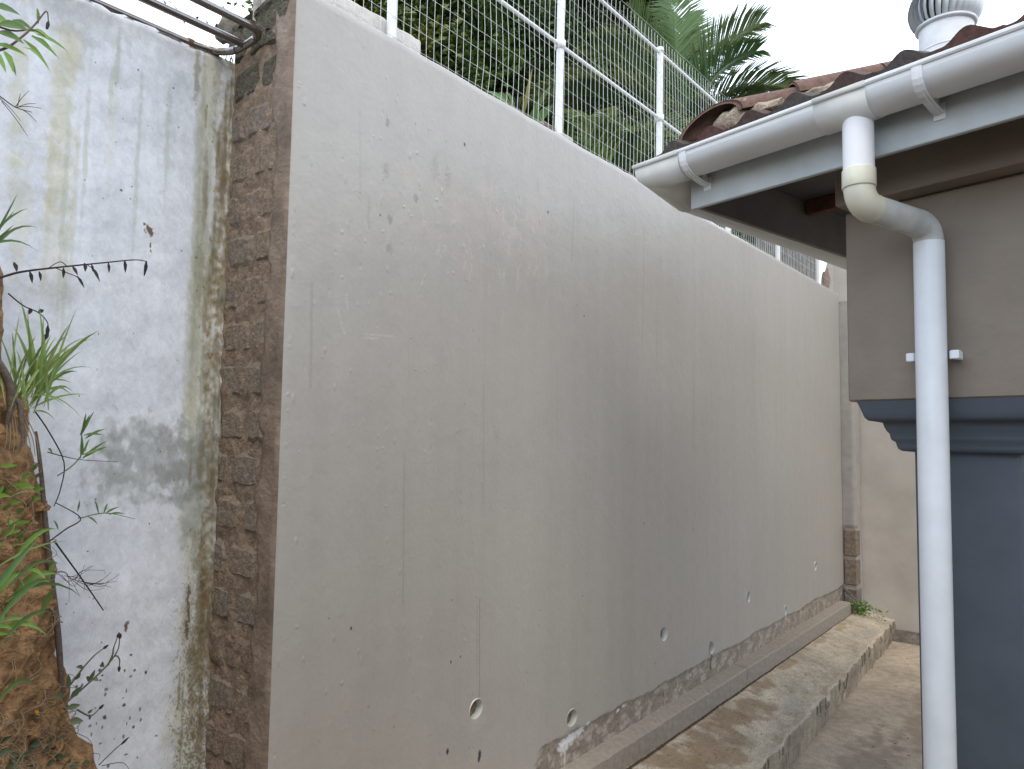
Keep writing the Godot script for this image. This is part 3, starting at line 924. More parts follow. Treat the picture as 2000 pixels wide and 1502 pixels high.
# ---------------------------------------------------------------- the house (own axes: x along the front, z out of the front)
func build_house() -> void:
	house = thing("house", "house corner with white gutter, clay tile roof and blue grey verandah column", "house", Vector3(1.975, 0, 1.349))
	house.rotation_degrees.y = -102.5
	var s := st(false)
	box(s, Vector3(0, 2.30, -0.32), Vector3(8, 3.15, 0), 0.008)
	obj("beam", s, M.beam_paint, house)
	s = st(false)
	box(s, Vector3(0.012, 3.153, -0.30), Vector3(8, 3.46, 0.115), 0.008)
	obj("cornice", s, M.beam_paint, house)
	# column
	var col := Node3D.new(); col.name = "column"; house.add_child(col, true); col.position = Vector3(0.403, 0, -0.357)
	s = st(false)
	box(s, Vector3(-0.197, 0, -0.197), Vector3(0.197, 2.10, 0.197), 0.01)
	obj("shaft", s, M.column_paint, col)
	s = st()
	var prof := [Vector2(0.205, 2.084), Vector2(0.232, 2.087), Vector2(0.243, 2.096), Vector2(0.247, 2.108), Vector2(0.25, 2.124), Vector2(0.262, 2.134), Vector2(0.266, 2.146), Vector2(0.267, 2.160), Vector2(0.276, 2.172), Vector2(0.283, 2.19), Vector2(0.287, 2.207), Vector2(0.302, 2.2115), Vector2(0.330, 2.217), Vector2(0.341, 2.230), Vector2(0.348, 2.255), Vector2(0.356, 2.28), Vector2(0.363, 2.2995)]
	grid(s, 32, prof.size() - 1, func(i, j):
		var k: int = i % 32
		var side := int(k / 8.0); var f := (k % 8) / 8.0
		var h: float = prof[j].x; var c := 0.02
		var corner := [Vector2(h, -h), Vector2(h, h), Vector2(-h, h), Vector2(-h, -h)]
		var dirs := [Vector2(0, 1), Vector2(-1, 0), Vector2(0, -1), Vector2(1, 0)]
		var u: float = [0.0, 0.006, 0.012, 0.3, 0.5, 0.7, 0.988, 0.994][k % 8]
		var p: Vector2 = corner[side] + dirs[side] * (2.0 * h * u)
		if k % 8 == 0: p *= 0.988
		return Vector3(p.x, prof[j].y, -p.y))
	obj("capital", s, M.column_paint, col)
	# fascia boards
	s = st(false)
	box(s, Vector3(-0.55, 3.217, 0.368), Vector3(8, 3.42, 0.392), 0.003)
	obj("front_fascia", s, M.fascia_paint, house)
	s = st(false)
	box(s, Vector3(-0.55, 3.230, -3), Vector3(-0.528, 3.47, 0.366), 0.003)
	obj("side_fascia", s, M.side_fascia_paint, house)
	# gutter
	var outer := [Vector2(0.0, 3.43), Vector2(0.0, 3.395), Vector2(0.016, 3.370), Vector2(0.042, 3.348), Vector2(0.075, 3.334), Vector2(0.106, 3.3285), Vector2(0.134, 3.335), Vector2(0.157, 3.348), Vector2(0.172, 3.364), Vector2(0.180, 3.382), Vector2(0.183, 3.405), Vector2(0.184, 3.421), Vector2(0.190, 3.422), Vector2(0.194, 3.428), Vector2(0.194, 3.437), Vector2(0.188, 3.441), Vector2(0.176, 3.440), Vector2(0.176, 3.40), Vector2(0.166, 3.370), Vector2(0.134, 3.343), Vector2(0.106, 3.336), Vector2(0.07, 3.342), Vector2(0.022, 3.375), Vector2(0.007, 3.40), Vector2(0.007, 3.43)]
	var gut := gutter_run(outer, 8.0, -3.0, 0.0, M.gutter_pvc, "gutter", house)
	# sleeves: the outlet piece and the corner piece
	sleeve(outer, 0.172, 0.372, "outlet_piece", M.pvc_cream_light, gut)
	corner_piece(outer, gut)
	for u in [0.55, -0.452, 1.55]:
		var bs := st(false)
		var po := PackedVector2Array()
		var pts: Array = []
		pts.append(Vector2(0.394, 3.312)); pts.append(Vector2(0.44, 3.316))
		for q in outer.slice(5, 12): pts.append(Vector2(q.x + 0.392, q.y))
		for q in pts.size():
			var tn: Vector2 = (pts[mini(q + 1, pts.size() - 1)] - pts[maxi(q - 1, 0)]).normalized()
			po.append(pts[q] + Vector2(tn.y, -tn.x) * 0.0065)
		po.reverse()
		var inner := PackedVector2Array()
		for q in pts.size(): inner.append(pts[q] - Vector2(0, -0.0005))
		var strip := inner.duplicate(); strip.append_array(po)
		strip.reverse()
		if Geometry2D.is_polygon_clockwise(strip): strip.reverse()
		# x,y of the polygon are z,y of the house; push along house x
		extrude(bs, strip, Transform3D(Basis(Vector3(0, 0, 1), Vector3(0, 1, 0), Vector3(-1, 0, 0)), Vector3(u, 0, 0)), -0.017, 0.017)
		extrude(bs, strip, Transform3D(Basis(Vector3(0, 0, 1), Vector3(0, 1.0, 0), Vector3(-1, 0, 0)), Vector3(u, -0.003, 0.003)), -0.006, 0.006)
		box(bs, Vector3(u - 0.003, 3.318, 0.394), Vector3(u + 0.003, 3.368, 0.43), 0.001)
		box(bs, Vector3(u - 0.02, 3.285, 0.3925), Vector3(u + 0.02, 3.345, 0.397), 0.001)
		obj("bracket", bs, M.gutter_pvc, gut)
	# downpipe
	var dp := Node3D.new(); dp.name = "downpipe"; house.add_child(dp, true)
	s = st()
	tube(s, [Vector3(0.300, 3.355, 0.487), Vector3(0.300, 3.13, 0.487)], 0.055, 28)
	obj("upper_pipe", s, M.pvc_white, dp)
	s = st()
	lathe(s, [Vector2(0.052, 3.078), Vector2(0.0585, 3.078), Vector2(0.060, 3.081), Vector2(0.0595, 3.146), Vector2(0.0575, 3.149), Vector2(0.054, 3.149)], 28, Vector3(0.300, 0, 0.487))
	obj("collar", s, M.pvc_cream, dp)
	var path := fillet([Vector3(0.300, 3.10, 0.487), Vector3(0.300, 3.015, 0.487), Vector3(0.383, 2.99, 0.087), Vector3(0.383, 2.90, 0.087)], 0.075, 9)
	s = st()
	tube(s, path.slice(1, 11), 0.0555, 28)
	obj("elbow", s, M.pvc_cream, dp)
	s = st()
	tube(s, path.slice(10, 12), 0.0535, 28)
	obj("offset_pipe", s, M.pvc_grimy, dp)
	s = st()
	tube(s, path.slice(11, 21), 0.0545, 28)
	obj("elbow", s, M.pvc_grimy, dp)
	s = st()
	tube(s, [Vector3(0.383, 2.925, 0.087), Vector3(0.378, 1.4, 0.087), Vector3(0.375, 0.05, 0.087)], 0.056, 28)
	obj("lower_pipe", s, M.pvc, dp)
	for q in [-1.0, 1.0]:
		s = st(false)
		box(s, Vector3(0.382 + q * 0.072 - 0.012, 2.452, 0.002), Vector3(0.382 + q * 0.072 + 0.012, 2.486, 0.075), 0.003)
		box(s, Vector3(0.382 + q * 0.082 - 0.016, 2.452, 0.055), Vector3(0.382 + q * 0.082 + 0.016, 2.486, 0.085), 0.003)
		obj("strap", s, M.pvc, dp)
	# soffit, rafters
	s = st(false)
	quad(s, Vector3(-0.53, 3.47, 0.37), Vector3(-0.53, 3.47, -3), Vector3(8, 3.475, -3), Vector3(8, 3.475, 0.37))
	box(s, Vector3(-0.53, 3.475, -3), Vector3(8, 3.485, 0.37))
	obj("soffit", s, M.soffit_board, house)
	for z in [-0.62, -1.4, -2.2]:
		s = st(false)
		box(s, Vector3(-0.52, 3.385, z - 0.025), Vector3(1.2, 3.465, z + 0.025), 0.004)
		obj("rafter", s, M.timber, house)
	for x in [1.1, 1.9, 2.7]:
		s = st(false)
		box(s, Vector3(x - 0.025, 3.385, -0.3), Vector3(x + 0.025, 3.465, 0.36), 0.004)
		obj("rafter", s, M.timber, house)
	s = st(false)
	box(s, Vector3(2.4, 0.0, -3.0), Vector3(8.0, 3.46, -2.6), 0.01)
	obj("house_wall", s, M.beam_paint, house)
	roof()
	ventilator()


func gutter_run(prof: Array, u1: float, z1: float, grow: float, m: Material, called: String, parent: Node) -> MeshInstance3D:
	var s := st(false)
	var n := prof.size()
	for i in n:
		var a: Vector2 = prof[i]; var b: Vector2 = prof[(i + 1) % n]
		var P := func(q: Vector2, k: int) -> Vector3:
			if k == 0: return Vector3(u1, q.y, 0.392 + q.x)
			if k == 1: return Vector3(-0.55 - q.x, q.y, 0.392 + q.x)
			if k == 2: return Vector3(-0.55 - q.x, q.y - 0.072, 0.28)
			return Vector3(-0.55 - q.x, q.y - 0.15, z1)
		var sm := 1 if (i >= 1 and i < 10) else -1
		s.set_smooth_group(sm)
		for k in 3:
			var p: Array = [P.call(a, k), P.call(b, k), P.call(b, k + 1), P.call(a, k + 1)]
			quad(s, p[0], p[1], p[2], p[3])
	return obj(called, s, m, parent)


func grown(prof: Array, by: float) -> Array:
	var out: Array = []
	for i in range(1, 15):
		var t: Vector2 = (prof[i + 1] - prof[i - 1]).normalized()
		out.append(prof[i] + Vector2(t.y, -t.x) * by)
	return out


func sleeve(prof: Array, u0: float, u1: float, called: String, m: Material, parent: Node) -> void:
	var o := grown(prof, 0.004)
	var s := st()
	var us := [u0, u0, u1, u1]
	var g0 := grown(prof, 0.0005)
	grid(s, 3, o.size() - 1, func(i, j):
		var q: Vector2 = o[j] if i in [1, 2] else g0[j]
		return Vector3(us[3 - i], q.y, 0.392 + q.x))
	obj(called, s, m, parent)


func corner_piece(prof: Array, parent: Node) -> void:
	var o := grown(prof, 0.004); var g0 := grown(prof, 0.0005)
	var s := st()
	for part in [0, 2]: grid(s, 2, o.size() - 1, func(i, j):
		i += part
		s.set_smooth_group(1 + part)
		var q: Vector2 = g0[j] if i in [0, 4] else o[j]
		if i < 2: return Vector3(-0.48, q.y, 0.392 + q.x)
		if i == 2: return Vector3(-0.55 - q.x, q.y, 0.392 + q.x)
		return Vector3(-0.55 - q.x, q.y - 0.072, 0.28))
	obj("corner_piece", s, M.pvc_cream_light, parent)


# one clay roll tile: x across, y up, z down the slope; front at z = 0
func roof_tile_mesh(len: float) -> ArrayMesh:
	var s := st(false)
	var pr := PackedVector2Array()
	pr.append(Vector2(-0.104, 0)); pr.append(Vector2(0.104, 0))
	var top: Array = [Vector2(0.104, 0.018)]
	for k in 15:
		var x := 0.084 - 0.012 * k
		top.append(Vector2(x, 0.018 + 0.040 * (0.5 + 0.5 * cos(PI * x / 0.084))))
	top.append(Vector2(-0.104, 0.018))
	for q in top: pr.append(q)
	extrude(s, pr, Transform3D.IDENTITY, -len, 0.0, false)
	s.generate_normals()
	return s.commit()


func roof() -> void:
	var rf := Node3D.new(); rf.name = "roof"; house.add_child(rf, true)
	var pitch := deg_to_rad(17.0)
	var sl := Vector3(0, -sin(pitch), cos(pitch))
	var tm := roof_tile_mesh(0.40)
	var ms: Array = [M.tile_brown, M.tile_red, M.tile_grey, M.tile_brown, M.tile_brown, M.tile_grey]
	for row in 3:
		for k in range(-4, 9):
			var u := 0.269 + 0.21 * k
			var z := 0.50 - 0.34 * cos(pitch) * row
			if u < -0.16 - z + 0.02: continue
			var o := obj("roof_tile", tm, ms[(k * 5 + row * 7 + 40) % 6] if k != 1 else M.tile_grey, rf)
			if row == 0 and k == 2: o.material_override = M.tile_red
			var b := Basis(Vector3.RIGHT, -sl.cross(Vector3.RIGHT) * -1.0, sl)
			b.y = sl.cross(Vector3.RIGHT)
			o.transform = Transform3D(b.rotated(Vector3.UP, rng.randf_range(-0.02, 0.02)), Vector3(u + rng.randf_range(-0.004, 0.004), 3.474 + 0.34 * sin(pitch) * row + 0.012 * (row > 0 as int), z + rng.randf_range(-0.012, 0.012)))
	# the rest of the two slopes as one rolled sheet
	var s := st()
	grid(s, 160, 12, func(i, j):
		var z: float = 0.48 - 2.6 * j / 12.0
		var x: float = -0.14 - z + (8.2 + z) * i / 160.0
		var f := fposmod(x - 0.269 + 0.105, 0.21) - 0.105
		var bump := 0.04 * sqrt(maxf(0.0, 1.0 - pow(f / 0.06, 2.0)))
		return Vector3(x, 3.476 + (0.48 - z) * tan(pitch) + bump, z))
	grid(s, 12, 90, func(i, j):
		var x: float = -0.64 + 2.6 * (12 - i) / 12.0
		var zt: float = -0.14 - x
		var z: float = zt + (-3.0 - zt) * j / 90.0
		var f := fposmod(z + 0.105, 0.21) - 0.105
		var bump := 0.04 * sqrt(maxf(0.0, 1.0 - pow(f / 0.06, 2.0)))
		return Vector3(x, 3.476 + (x + 0.64) * tan(pitch) + bump, z))
	var rest := obj("roof_tile_slope", s, M.tile_brown, rf)
	rest.set_meta("kind", "stuff")
	# hip tiles bedded in mortar, the first one open towards the gutter
	var hd := Vector3(1, 0.31, -1).normalized()
	for k in 8:
		var hs := st()
		var st0 := Vector3(-0.40, 3.553, 0.455) + hd * (0.38 * k) + Vector3(0, 0.014 * (k % 2), 0)
		var ax := hd
		var side := ax.cross(Vector3.UP).normalized(); var up := side.cross(ax).normalized()
		var P := func(a: float, f: float, r: float) -> Vector3:
			var q: Vector3 = st0 + side * cos(a) * r + up * sin(a) * r * 0.72
			var t0: float = (q.z - 0.455) / -ax.z if k == 0 else 0.0     # the first tile is cut along the eave
			return q + ax * lerpf(t0, 0.44, f)
		grid(hs, 16, 6, func(i, j): return P.call(PI * i / 16.0, j / 6.0, lerpf(0.128, 0.108, j / 6.0)))
		grid(hs, 16, 6, func(i, j): return P.call(PI * (16 - i) / 16.0, j / 6.0, lerpf(0.128, 0.108, j / 6.0) - 0.017))
		grid(hs, 16, 1, func(i, j): return P.call(PI * (16 - i) / 16.0, 0.0, 0.128 - 0.017 * (1 - j)))
		obj("hip_tile", hs, M.hip_clay, rf)
	var bd := st()
	rough_lump(bd, Vector3(-0.30, 3.555, 0.41), Vector3(0.09, 0.07, 0.05), 3, 0.5)
	rough_lump(bd, Vector3(-0.17, 3.575, 0.37), Vector3(0.10, 0.03, 0.05), 5, 0.4)
	rough_lump(bd, Vector3(0.02, 3.625, 0.22), Vector3(0.13, 0.03, 0.06), 6, 0.4)
	obj("mortar_bedding", bd, M.bedding, rf)


func ventilator() -> void:
	var c: Vector3 = house.transform * Vector3(-0.09, 0, -1.45)
	var t := thing("roof_ventilator", "round metal turbine ventilator on a white pipe above the tile roof", "ventilator", c)
	var s := st()
	tube(s, [Vector3(0, 3.6, 0), Vector3(0, 4.60, 0)], 0.145, 32)
	obj("base_pipe", s, M.vent_white, t)
	s = st()
	lathe(s, [Vector2(0.145, 4.448), Vector2(0.1475, 4.449), Vector2(0.1475, 4.455), Vector2(0.145, 4.456)], 32)
	obj("joint_band", s, M.zinc_sheet, t)
	s = st()
	lathe(s, [Vector2(0.14, 4.592), Vector2(0.155, 4.594), Vector2(0.165, 4.604), Vector2(0.16, 4.616), Vector2(0.13, 4.616)], 32)
	obj("lower_ring", s, M.zinc_sheet, t)
	s = st()
	lathe(s, [Vector2(0.13, 4.885), Vector2(0.12, 4.905), Vector2(0.07, 4.93), Vector2(0.0, 4.94)], 32)
	obj("top_cap", s, M.zinc_sheet, t)
	s = st()
	lathe(s, [Vector2(0.10, 4.60), Vector2(0.12, 4.75), Vector2(0.10, 4.89)], 20)
	obj("inner_drum", s, M.hole_dark, t)
	for k in 30:
		var vs := st()
		var a0 := TAU * k / 30.0
		grid(vs, 3, 8, func(i, j):
			var f: float = j / 8.0
			var r: float = 0.150 + 0.062 * sin(PI * pow(f, 0.85)) - 0.025 * f
			var a: float = a0 + 0.19 * (i / 3.0) + 0.20 * f
			return Vector3((r - 0.022 * (1 - i / 3.0)) * cos(a), 4.605 + 0.285 * f, -(r - 0.022 * (1 - i / 3.0)) * sin(a)))
		obj("vane", vs, M.zinc_sheet, t)


# ---------------------------------------------------------------- earth bank
const BANK := [[0.0, -0.10], [0.8, -0.30], [1.014, -0.373], [1.09, -0.385], [1.13, -0.44], [1.206, -0.463], [1.357, -0.485], [1.41, -0.52], [1.622, -0.535], [1.785, -0.56], [1.948, -0.595], [2.09, -0.625], [2.19, -0.634], [2.25, -0.667], [2.30, -0.72], [2.56, -0.73], [2.65, -0.752], [2.85, -0.82], [3.1, -0.98], [3.4, -1.3], [3.6, -1.8]]


func bank_x(y: float) -> float:
	for k in range(1, BANK.size()):
		if y <= BANK[k][0]:
			return lerpf(BANK[k - 1][1], BANK[k][1], (y - BANK[k - 1][0]) / (BANK[k][0] - BANK[k - 1][0]))
	return -1.8


func bank_point(y: float, d: float) -> Vector3:        # d: metres out from the white wall
	var p := Vector3(bank_x(y) - 0.80 * d - 0.1 * d * d, y, -0.40 + d)
	var q := nz.get_noise_3d(p.x * 3.0, p.y * 3.0, p.z * 3.0) * 0.05 + nz.get_noise_3d(p.x * 9.0, p.y * 11.0, p.z * 9.0) * 0.03
	q += absf(nf.get_noise_3d(p.x * 0.8, p.y * 1.6, p.z * 0.8)) * -0.035
	q += nf.get_noise_3d(p.x * 2.4, p.y * 3.4, p.z * 2.4) * 0.012
	var ease := 0.35 + 0.65 * smoothstep(0.0, 0.12, d)
	return p + Vector3(0.75, 0.1, 0.65) * q * ease


func earth_bank() -> void:
	var s := st()
	grid(s, 110, 270, func(i, j):
		var d: float = 1.6 * pow(i / 110.0, 1.5)
		return bank_point(3.6 * j / 270.0, 1.6 - 1.6 * pow(1.0 - i / 110.0, 1.5) if false else d))
	struct("earth_bank", s, M.earth)
	var back := st()
	grid(back, 40, 40, func(i, j):                     # the trodden earth where the photographer stands, rising into the bank
		var x: float = -6.0 + 7.6 * i / 40.0; var z: float = 7.0 - 6.35 * j / 40.0
		var rise: float = smoothstep(-1.7, -3.4, x)
		var y: float = 0.50 * smoothstep(1.55, 0.0, x) + 1.3 * rise + 1.6 * smoothstep(3.4, 5.6, z) + nz.get_noise_2d(x * 1.5, z * 1.5) * 0.06
		return Vector3(x, y * smoothstep(0.65, 1.1, z) - 0.01 if x > -1.5 else y, z))
	struct("earth_mound", back, mat("dark_earth", lin(0.15, 0.11, 0.08), 1.0, M.earth.albedo_texture, 1.0))


# ---------------------------------------------------------------- fence on the grey wall
func fence() -> void:
	var t := thing("mesh_fence", "white tubular fence with galvanised wire mesh on top of the grey wall", "fence")
	var xs := [0.49, 1.70, 2.87, 4.05, 5.21, 6.44]
	for k in xs.size():
		var s := st()
		var lean := 0.018 if k in [1, 2] else 0.0
		tube(s, [Vector3(xs[k], 3.70, -0.045), Vector3(xs[k] + lean, 4.775, -0.045)], 0.0215, 14)
		var post := obj("post", s, M.fence_white, t)
		s = st()
		lathe(s, [Vector2(0.0, -0.004), Vector2(0.027, -0.004), Vector2(0.028, 0.012), Vector2(0.022, 0.026), Vector2(0.0, 0.032)], 14, Vector3(xs[k] + lean, 4.765, -0.045))
		obj("post_cap", s, M.fence_white, post)
		s = st()
		lathe(s, [Vector2(0.023, 4.265), Vector2(0.031, 4.268), Vector2(0.031, 4.312), Vector2(0.023, 4.315)], 14, Vector3(xs[k] + lean * 0.5, 0, -0.045))
		obj("rail_clamp", s, M.fence_white, post)
	for y in [4.29, 4.755]:
		var s := st()
		tube(s, [Vector3(-0.3, y, -0.045), Vector3(6.45, y, -0.045)], 0.0108, 10)
		obj("rail", s, M.fence_white, t)
	var s := st()
	var x := -0.05
	while x < 6.95:
		var o := rng.randf() * 9.0
		var pts: Array = []
		for k in 7:
			var y := 3.70 + 1.13 * k / 6.0
			pts.append(Vector3(x + nz.get_noise_2d(o, y * 1.5) * 0.008 + nz.get_noise_2d(x * 0.8, y) * 0.02, y, -0.018 + nz.get_noise_2d(x * 1.2, y * 1.2) * 0.012))
		tube(s, pts, 0.00145, 4, false)
		x += 0.0452
	for k in 13:
		var pts: Array = []
		for i in 60:
			var xx := -0.05 + 7.0 * i / 59.0
			pts.append(Vector3(xx, 3.775 + 0.0895 * k + nz.get_noise_2d(xx * 1.5, k * 5.0) * 0.005, -0.0215 + nz.get_noise_2d(xx * 1.2, (3.775 + 0.09 * k) * 1.2) * 0.012))
		tube(s, pts, 0.0012, 4, false)
	var wm := obj("wire_mesh", s, M.wire_zinc, t)
	wm.set_meta("kind", "stuff")
	# footing blocks behind the mesh
	var b := st()
	grid(b, 30, 8, func(i, j):
		var f: float = i / 30.0
		var pr := [Vector2(-0.075, 3.72), Vector2(-0.073, 3.80), Vector2(-0.075, 3.862), Vector2(-0.083, 3.874), Vector2(-0.12, 3.878), Vector2(-0.2, 3.876), Vector2(-0.25, 3.87), Vector2(-0.26, 3.8), Vector2(-0.26, 3.7)]
		return Vector3(-0.02 + 0.705 * f + nf.get_noise_2d(j, f * 6) * 0.006, pr[j].y + nz.get_noise_2d(f * 9, j) * 0.008, pr[j].x + nf.get_noise_2d(f * 5, j * 0.3) * 0.006))
	box(b, Vector3(0.0, 3.72, -0.24), Vector3(0.684, 3.868, -0.085), 0.004)
	tag(obj("footing_plinth", b, M.white_block), "long white concrete plinth behind the fence at the near end of the wall", "plinth")
	var ft := thing("post_footing", "small white concrete footing with a red brick at the fence post beside the palm leaves", "footing", Vector3(1.78, 3.74, -0.14))
	b = st(false)
	box(b, Vector3(-0.07, 0, -0.06), Vector3(0.10, 0.085, 0.075), 0.01)
	obj("concrete_pad", b, M.white_block, ft)
	b = st(false)
	box(b, Vector3(-0.155, 0.0, -0.09), Vector3(-0.075, 0.075, 0.06), 0.006)
	obj("brick", b, M.red_brick, ft)
	b = st(false)
	box(b, Vector3(-0.18, 0.078, -0.09), Vector3(-0.06, 0.088, 0.07), 0.002)
	obj("cover_slip", b, M.bedding, ft)
	b = st(false)
	box(b, Vector3(-0.06, 0, -0.06), Vector3(0.06, 0.05, 0.06), 0.01)
	for q in [[2.9, "squat grey footing at the fence post left of the tile hip"], [5.24, "grey footing at the white fence post seen under the side gutter"], [6.45, "grey footing at the last fence post beside the beige wall"]]:
		tag(obj("post_footing", b if q[0] < 3 else b.commit(), M.concrete), q[1], "footing").position = Vector3(q[0], 3.735, -0.13)
	# weathered timber screen behind the far bay
	var sc := thing("timber_screen", "weathered grey timber screen behind the far end of the fence", "screen", Vector3(5.3, 3.55, -0.30))
	for k in 19:
		var ps := st(false)
		box(ps, Vector3(k * 0.105, 0, rng.randf_range(-0.01, 0.01)), Vector3(k * 0.105 + 0.095, 1.05 + rng.randf_range(-0.04, 0.04), 0.025), 0.004)
		obj("plank", ps, M.weathered_wood, sc)


# ---------------------------------------------------------------- tubular steel frame lying over the white wall
func steel_frame() -> void:
	var t := thing("steel_frame", "bent stainless tube frame lying flat along the top of the white wall", "frame")
	var s := st()
	tube(s, fillet([Vector3(-1.7, 3.60, -0.15), Vector3(-0.035, 3.605, -0.15), Vector3(-0.03, 3.60, -0.27), Vector3(-0.045, 3.595, -0.39), Vector3(-0.13, 3.60, -0.437), Vector3(-1.7, 3.605, -0.46)], 0.07, 7), 0.0145, 14)
	obj("outer_tube", s, M.steel_tube, t)
	s = st()
	tube(s, [Vector3(-1.7, 3.60, -0.30), Vector3(-0.035, 3.602, -0.283)], 0.0145, 14)
	obj("middle_tube", s, M.steel_tube, t)
	s = st()
	lathe(s, [Vector2(0.015, -0.02), Vector2(0.019, -0.012), Vector2(0.02, 0.0), Vector2(0.019, 0.012), Vector2(0.015, 0.02)], 12)
	var cl := obj("joint_collar", s, M.rust, t)
	cl.position = Vector3(-0.165, 3.60, -0.44); cl.rotation_degrees = Vector3(0, 3, 90)
	s = st()
	for k in 34:
		var x := -1.7 + 0.045 * k
		var pts: Array = []
		for i in 8: pts.append(Vector3(x + 0.04 * sin(i * 0.5 + 1.0), 3.622 + 0.02 * sin(i * 0.9) + 0.015 * i, -0.12 - 0.07 * i))
		tube(s, pts, 0.0012, 4, false)
	for k in 7:
		var pts: Array = []
		for i in 24: pts.append(Vector3(-1.7 + 1.45 * i / 23.0, 3.622 + 0.015 * k + 0.02 * sin(k * 0.9) + nz.get_noise_2d(i * 0.3, k) * 0.01, -0.12 - 0.07 * k + nz.get_noise_2d(i * 0.2, k + 9) * 0.02))
		tube(s, pts, 0.0012, 4, false)
	var wm := obj("wire_mesh", s, M.wire_zinc, t)
	wm.set_meta("kind", "stuff")
	# dead creeper caught in the mesh
	var cr := thing("dead_creeper", "dry creeper strands with shrivelled leaves caught in the mesh over the white wall", "creeper")
	s = st()
	tube(s, curve([Vector3(-0.52, 3.64, -0.30), Vector3(-0.42, 3.645, -0.34), Vector3(-0.32, 3.65, -0.31), Vector3(-0.22, 3.645, -0.37), Vector3(-0.14, 3.64, -0.36)], 5), 0.0016, 5)
	obj("stem", s, M.dry_stem, cr)
	for k in 12:
		s = st()
		var p := Vector3(-0.5 + 0.033 * k, 3.645, -0.33 + rng.randf_range(-0.03, 0.03))
		blade(s, p, p + Vector3(rng.randf_range(-0.02, 0.02), -rng.randf_range(0.015, 0.035), rng.randf_range(-0.01, 0.01)), 0.0, 0.012, 3)
		obj("leaf", s, M.weed_leaf if k < 3 else M.dry_stem, cr)
	var wd := thing("corner_weed", "tiny green weed growing from the corner between white wall and brick end", "weed")
	for k in 9:
		s = st()
		var p := Vector3(-0.05 + 0.005 * k, 3.575, -0.41 + rng.randf_range(-0.01, 0.02))
		blade(s, p, p + Vector3(rng.randf_range(-0.02, 0.02), rng.randf_range(0.015, 0.04), rng.randf_range(-0.02, 0.02)), 0.0, 0.006, 3)
		obj("leaf", s, M.bright_leaf, wd)


# ---------------------------------------------------------------- trees
func leaf_clump() -> ArrayMesh:
	var s := st(false)
	for k in 9:
		var c := Vector3(rng.randfn(0, 0.075), rng.randfn(0, 0.06), rng.randfn(0, 0.075))
		var d := Vector3(rng.randf_range(-1, 1), rng.randf_range(-0.7, 0.5), rng.randf_range(-1, 1)).normalized()
		var sd := d.cross(Vector3(rng.randf_range(-1, 1), 1, rng.randf_range(-1, 1))).normalized()
		var l := rng.randf_range(0.04, 0.07); var w := l * 0.5
		var m := c + d * l * 0.9
		var up := sd.cross(d) * w * 0.4
		tri(s, c, m - sd * w + up, c + d * l * 2.0)
		tri(s, c, c + d * l * 2.0, m + sd * w + up)
	s.generate_normals()
	return s.commit()


func crown(parent: Node, called: String, centre: Vector3, size: Vector3, blobs: int, per: int, tint: Color, clump: ArrayMesh, scale := 1.0) -> void:
	var xf: Array = []; var cs: Array = []
	for b in blobs:
		var d := Vector3(rng.randfn(), rng.randfn(), rng.randfn()).normalized() * pow(rng.randf(), 0.45)
		var c := centre + d * size
		var br := rng.randf_range(0.28, 0.6) * minf(1.0, size.z * 1.1)
		var bt := rng.randf_range(0.4, 1.25) if rng.randf() < 0.7 else rng.randf_range(1.4, 2.3)
		var yel := rng.randf_range(0.9, 1.35) if bt > 1.3 else 1.0
		for k in per:
			var q := Vector3(rng.randfn(0, 0.5), rng.randfn(0, 0.33), rng.randfn(0, 0.5)) * br
			var bs := Basis.from_euler(Vector3(rng.randf() * 0.8, rng.randf() * TAU, rng.randf() * 0.8)).scaled(Vector3.ONE * rng.randf_range(0.7, 1.25) * scale)
			xf.append(Transform3D(bs, c + q))
			var v := bt * rng.randf_range(0.75, 1.25)
			cs.append(Color(tint.r * v * yel * rng.randf_range(0.9, 1.25), tint.g * v, tint.b * v))
	var mm := MultiMesh.new()
	mm.transform_format = MultiMesh.TRANSFORM_3D
	mm.use_colors = true
	mm.mesh = clump
	mm.instance_count = xf.size()
	for k in xf.size():
		mm.set_instance_transform(k, xf[k]); mm.set_instance_color(k, cs[k])
	var o := MultiMeshInstance3D.new()
	o.name = called
	o.multimesh = mm
	o.material_override = M.tree_leaf
	o.set_meta("kind", "stuff")
	parent.add_child(o, true)


func tree(label: String, base: Vector3, centre: Vector3, size: Vector3, blobs: int, per: int, tint: Color, clump: ArrayMesh, group := "trees behind the fence", scale := 1.0) -> void:
	var t := thing("tree", label, "tree", Vector3.ZERO, group)
	var s := st()
	var mid := base.lerp(centre, 0.5) + Vector3(rng.randf_range(-0.2, 0.2), 0, rng.randf_range(-0.2, 0.2)) * minf(1.0, size.y)
	var tr := minf(1.0, size.y / 1.5)
	tube(s, curve([base, mid, centre + Vector3(0, size.y * 0.4, 0)], 6), [0.20 * tr, 0.15 * tr, 0.05 * tr], 10)
	obj("trunk", s, M.dark_bark, t)
	for k in 9:
		s = st()
		var a := rng.randf() * TAU
		var p0 := mid.lerp(centre, rng.randf_range(0.0, 0.9))
		var p2 := centre + Vector3(cos(a) * size.x, rng.randf_range(-0.4, 0.8) * size.y, sin(a) * size.z) * 0.85
		tube(s, curve([p0, p0.lerp(p2, 0.5) + Vector3(0, 0.25, 0), p2], 4), [0.06 * tr, 0.035 * tr, 0.012 * tr], 7)
		obj("limb", s, M.dark_bark, t)
	crown(t, "crown", centre, size, blobs, per, tint, clump, scale)


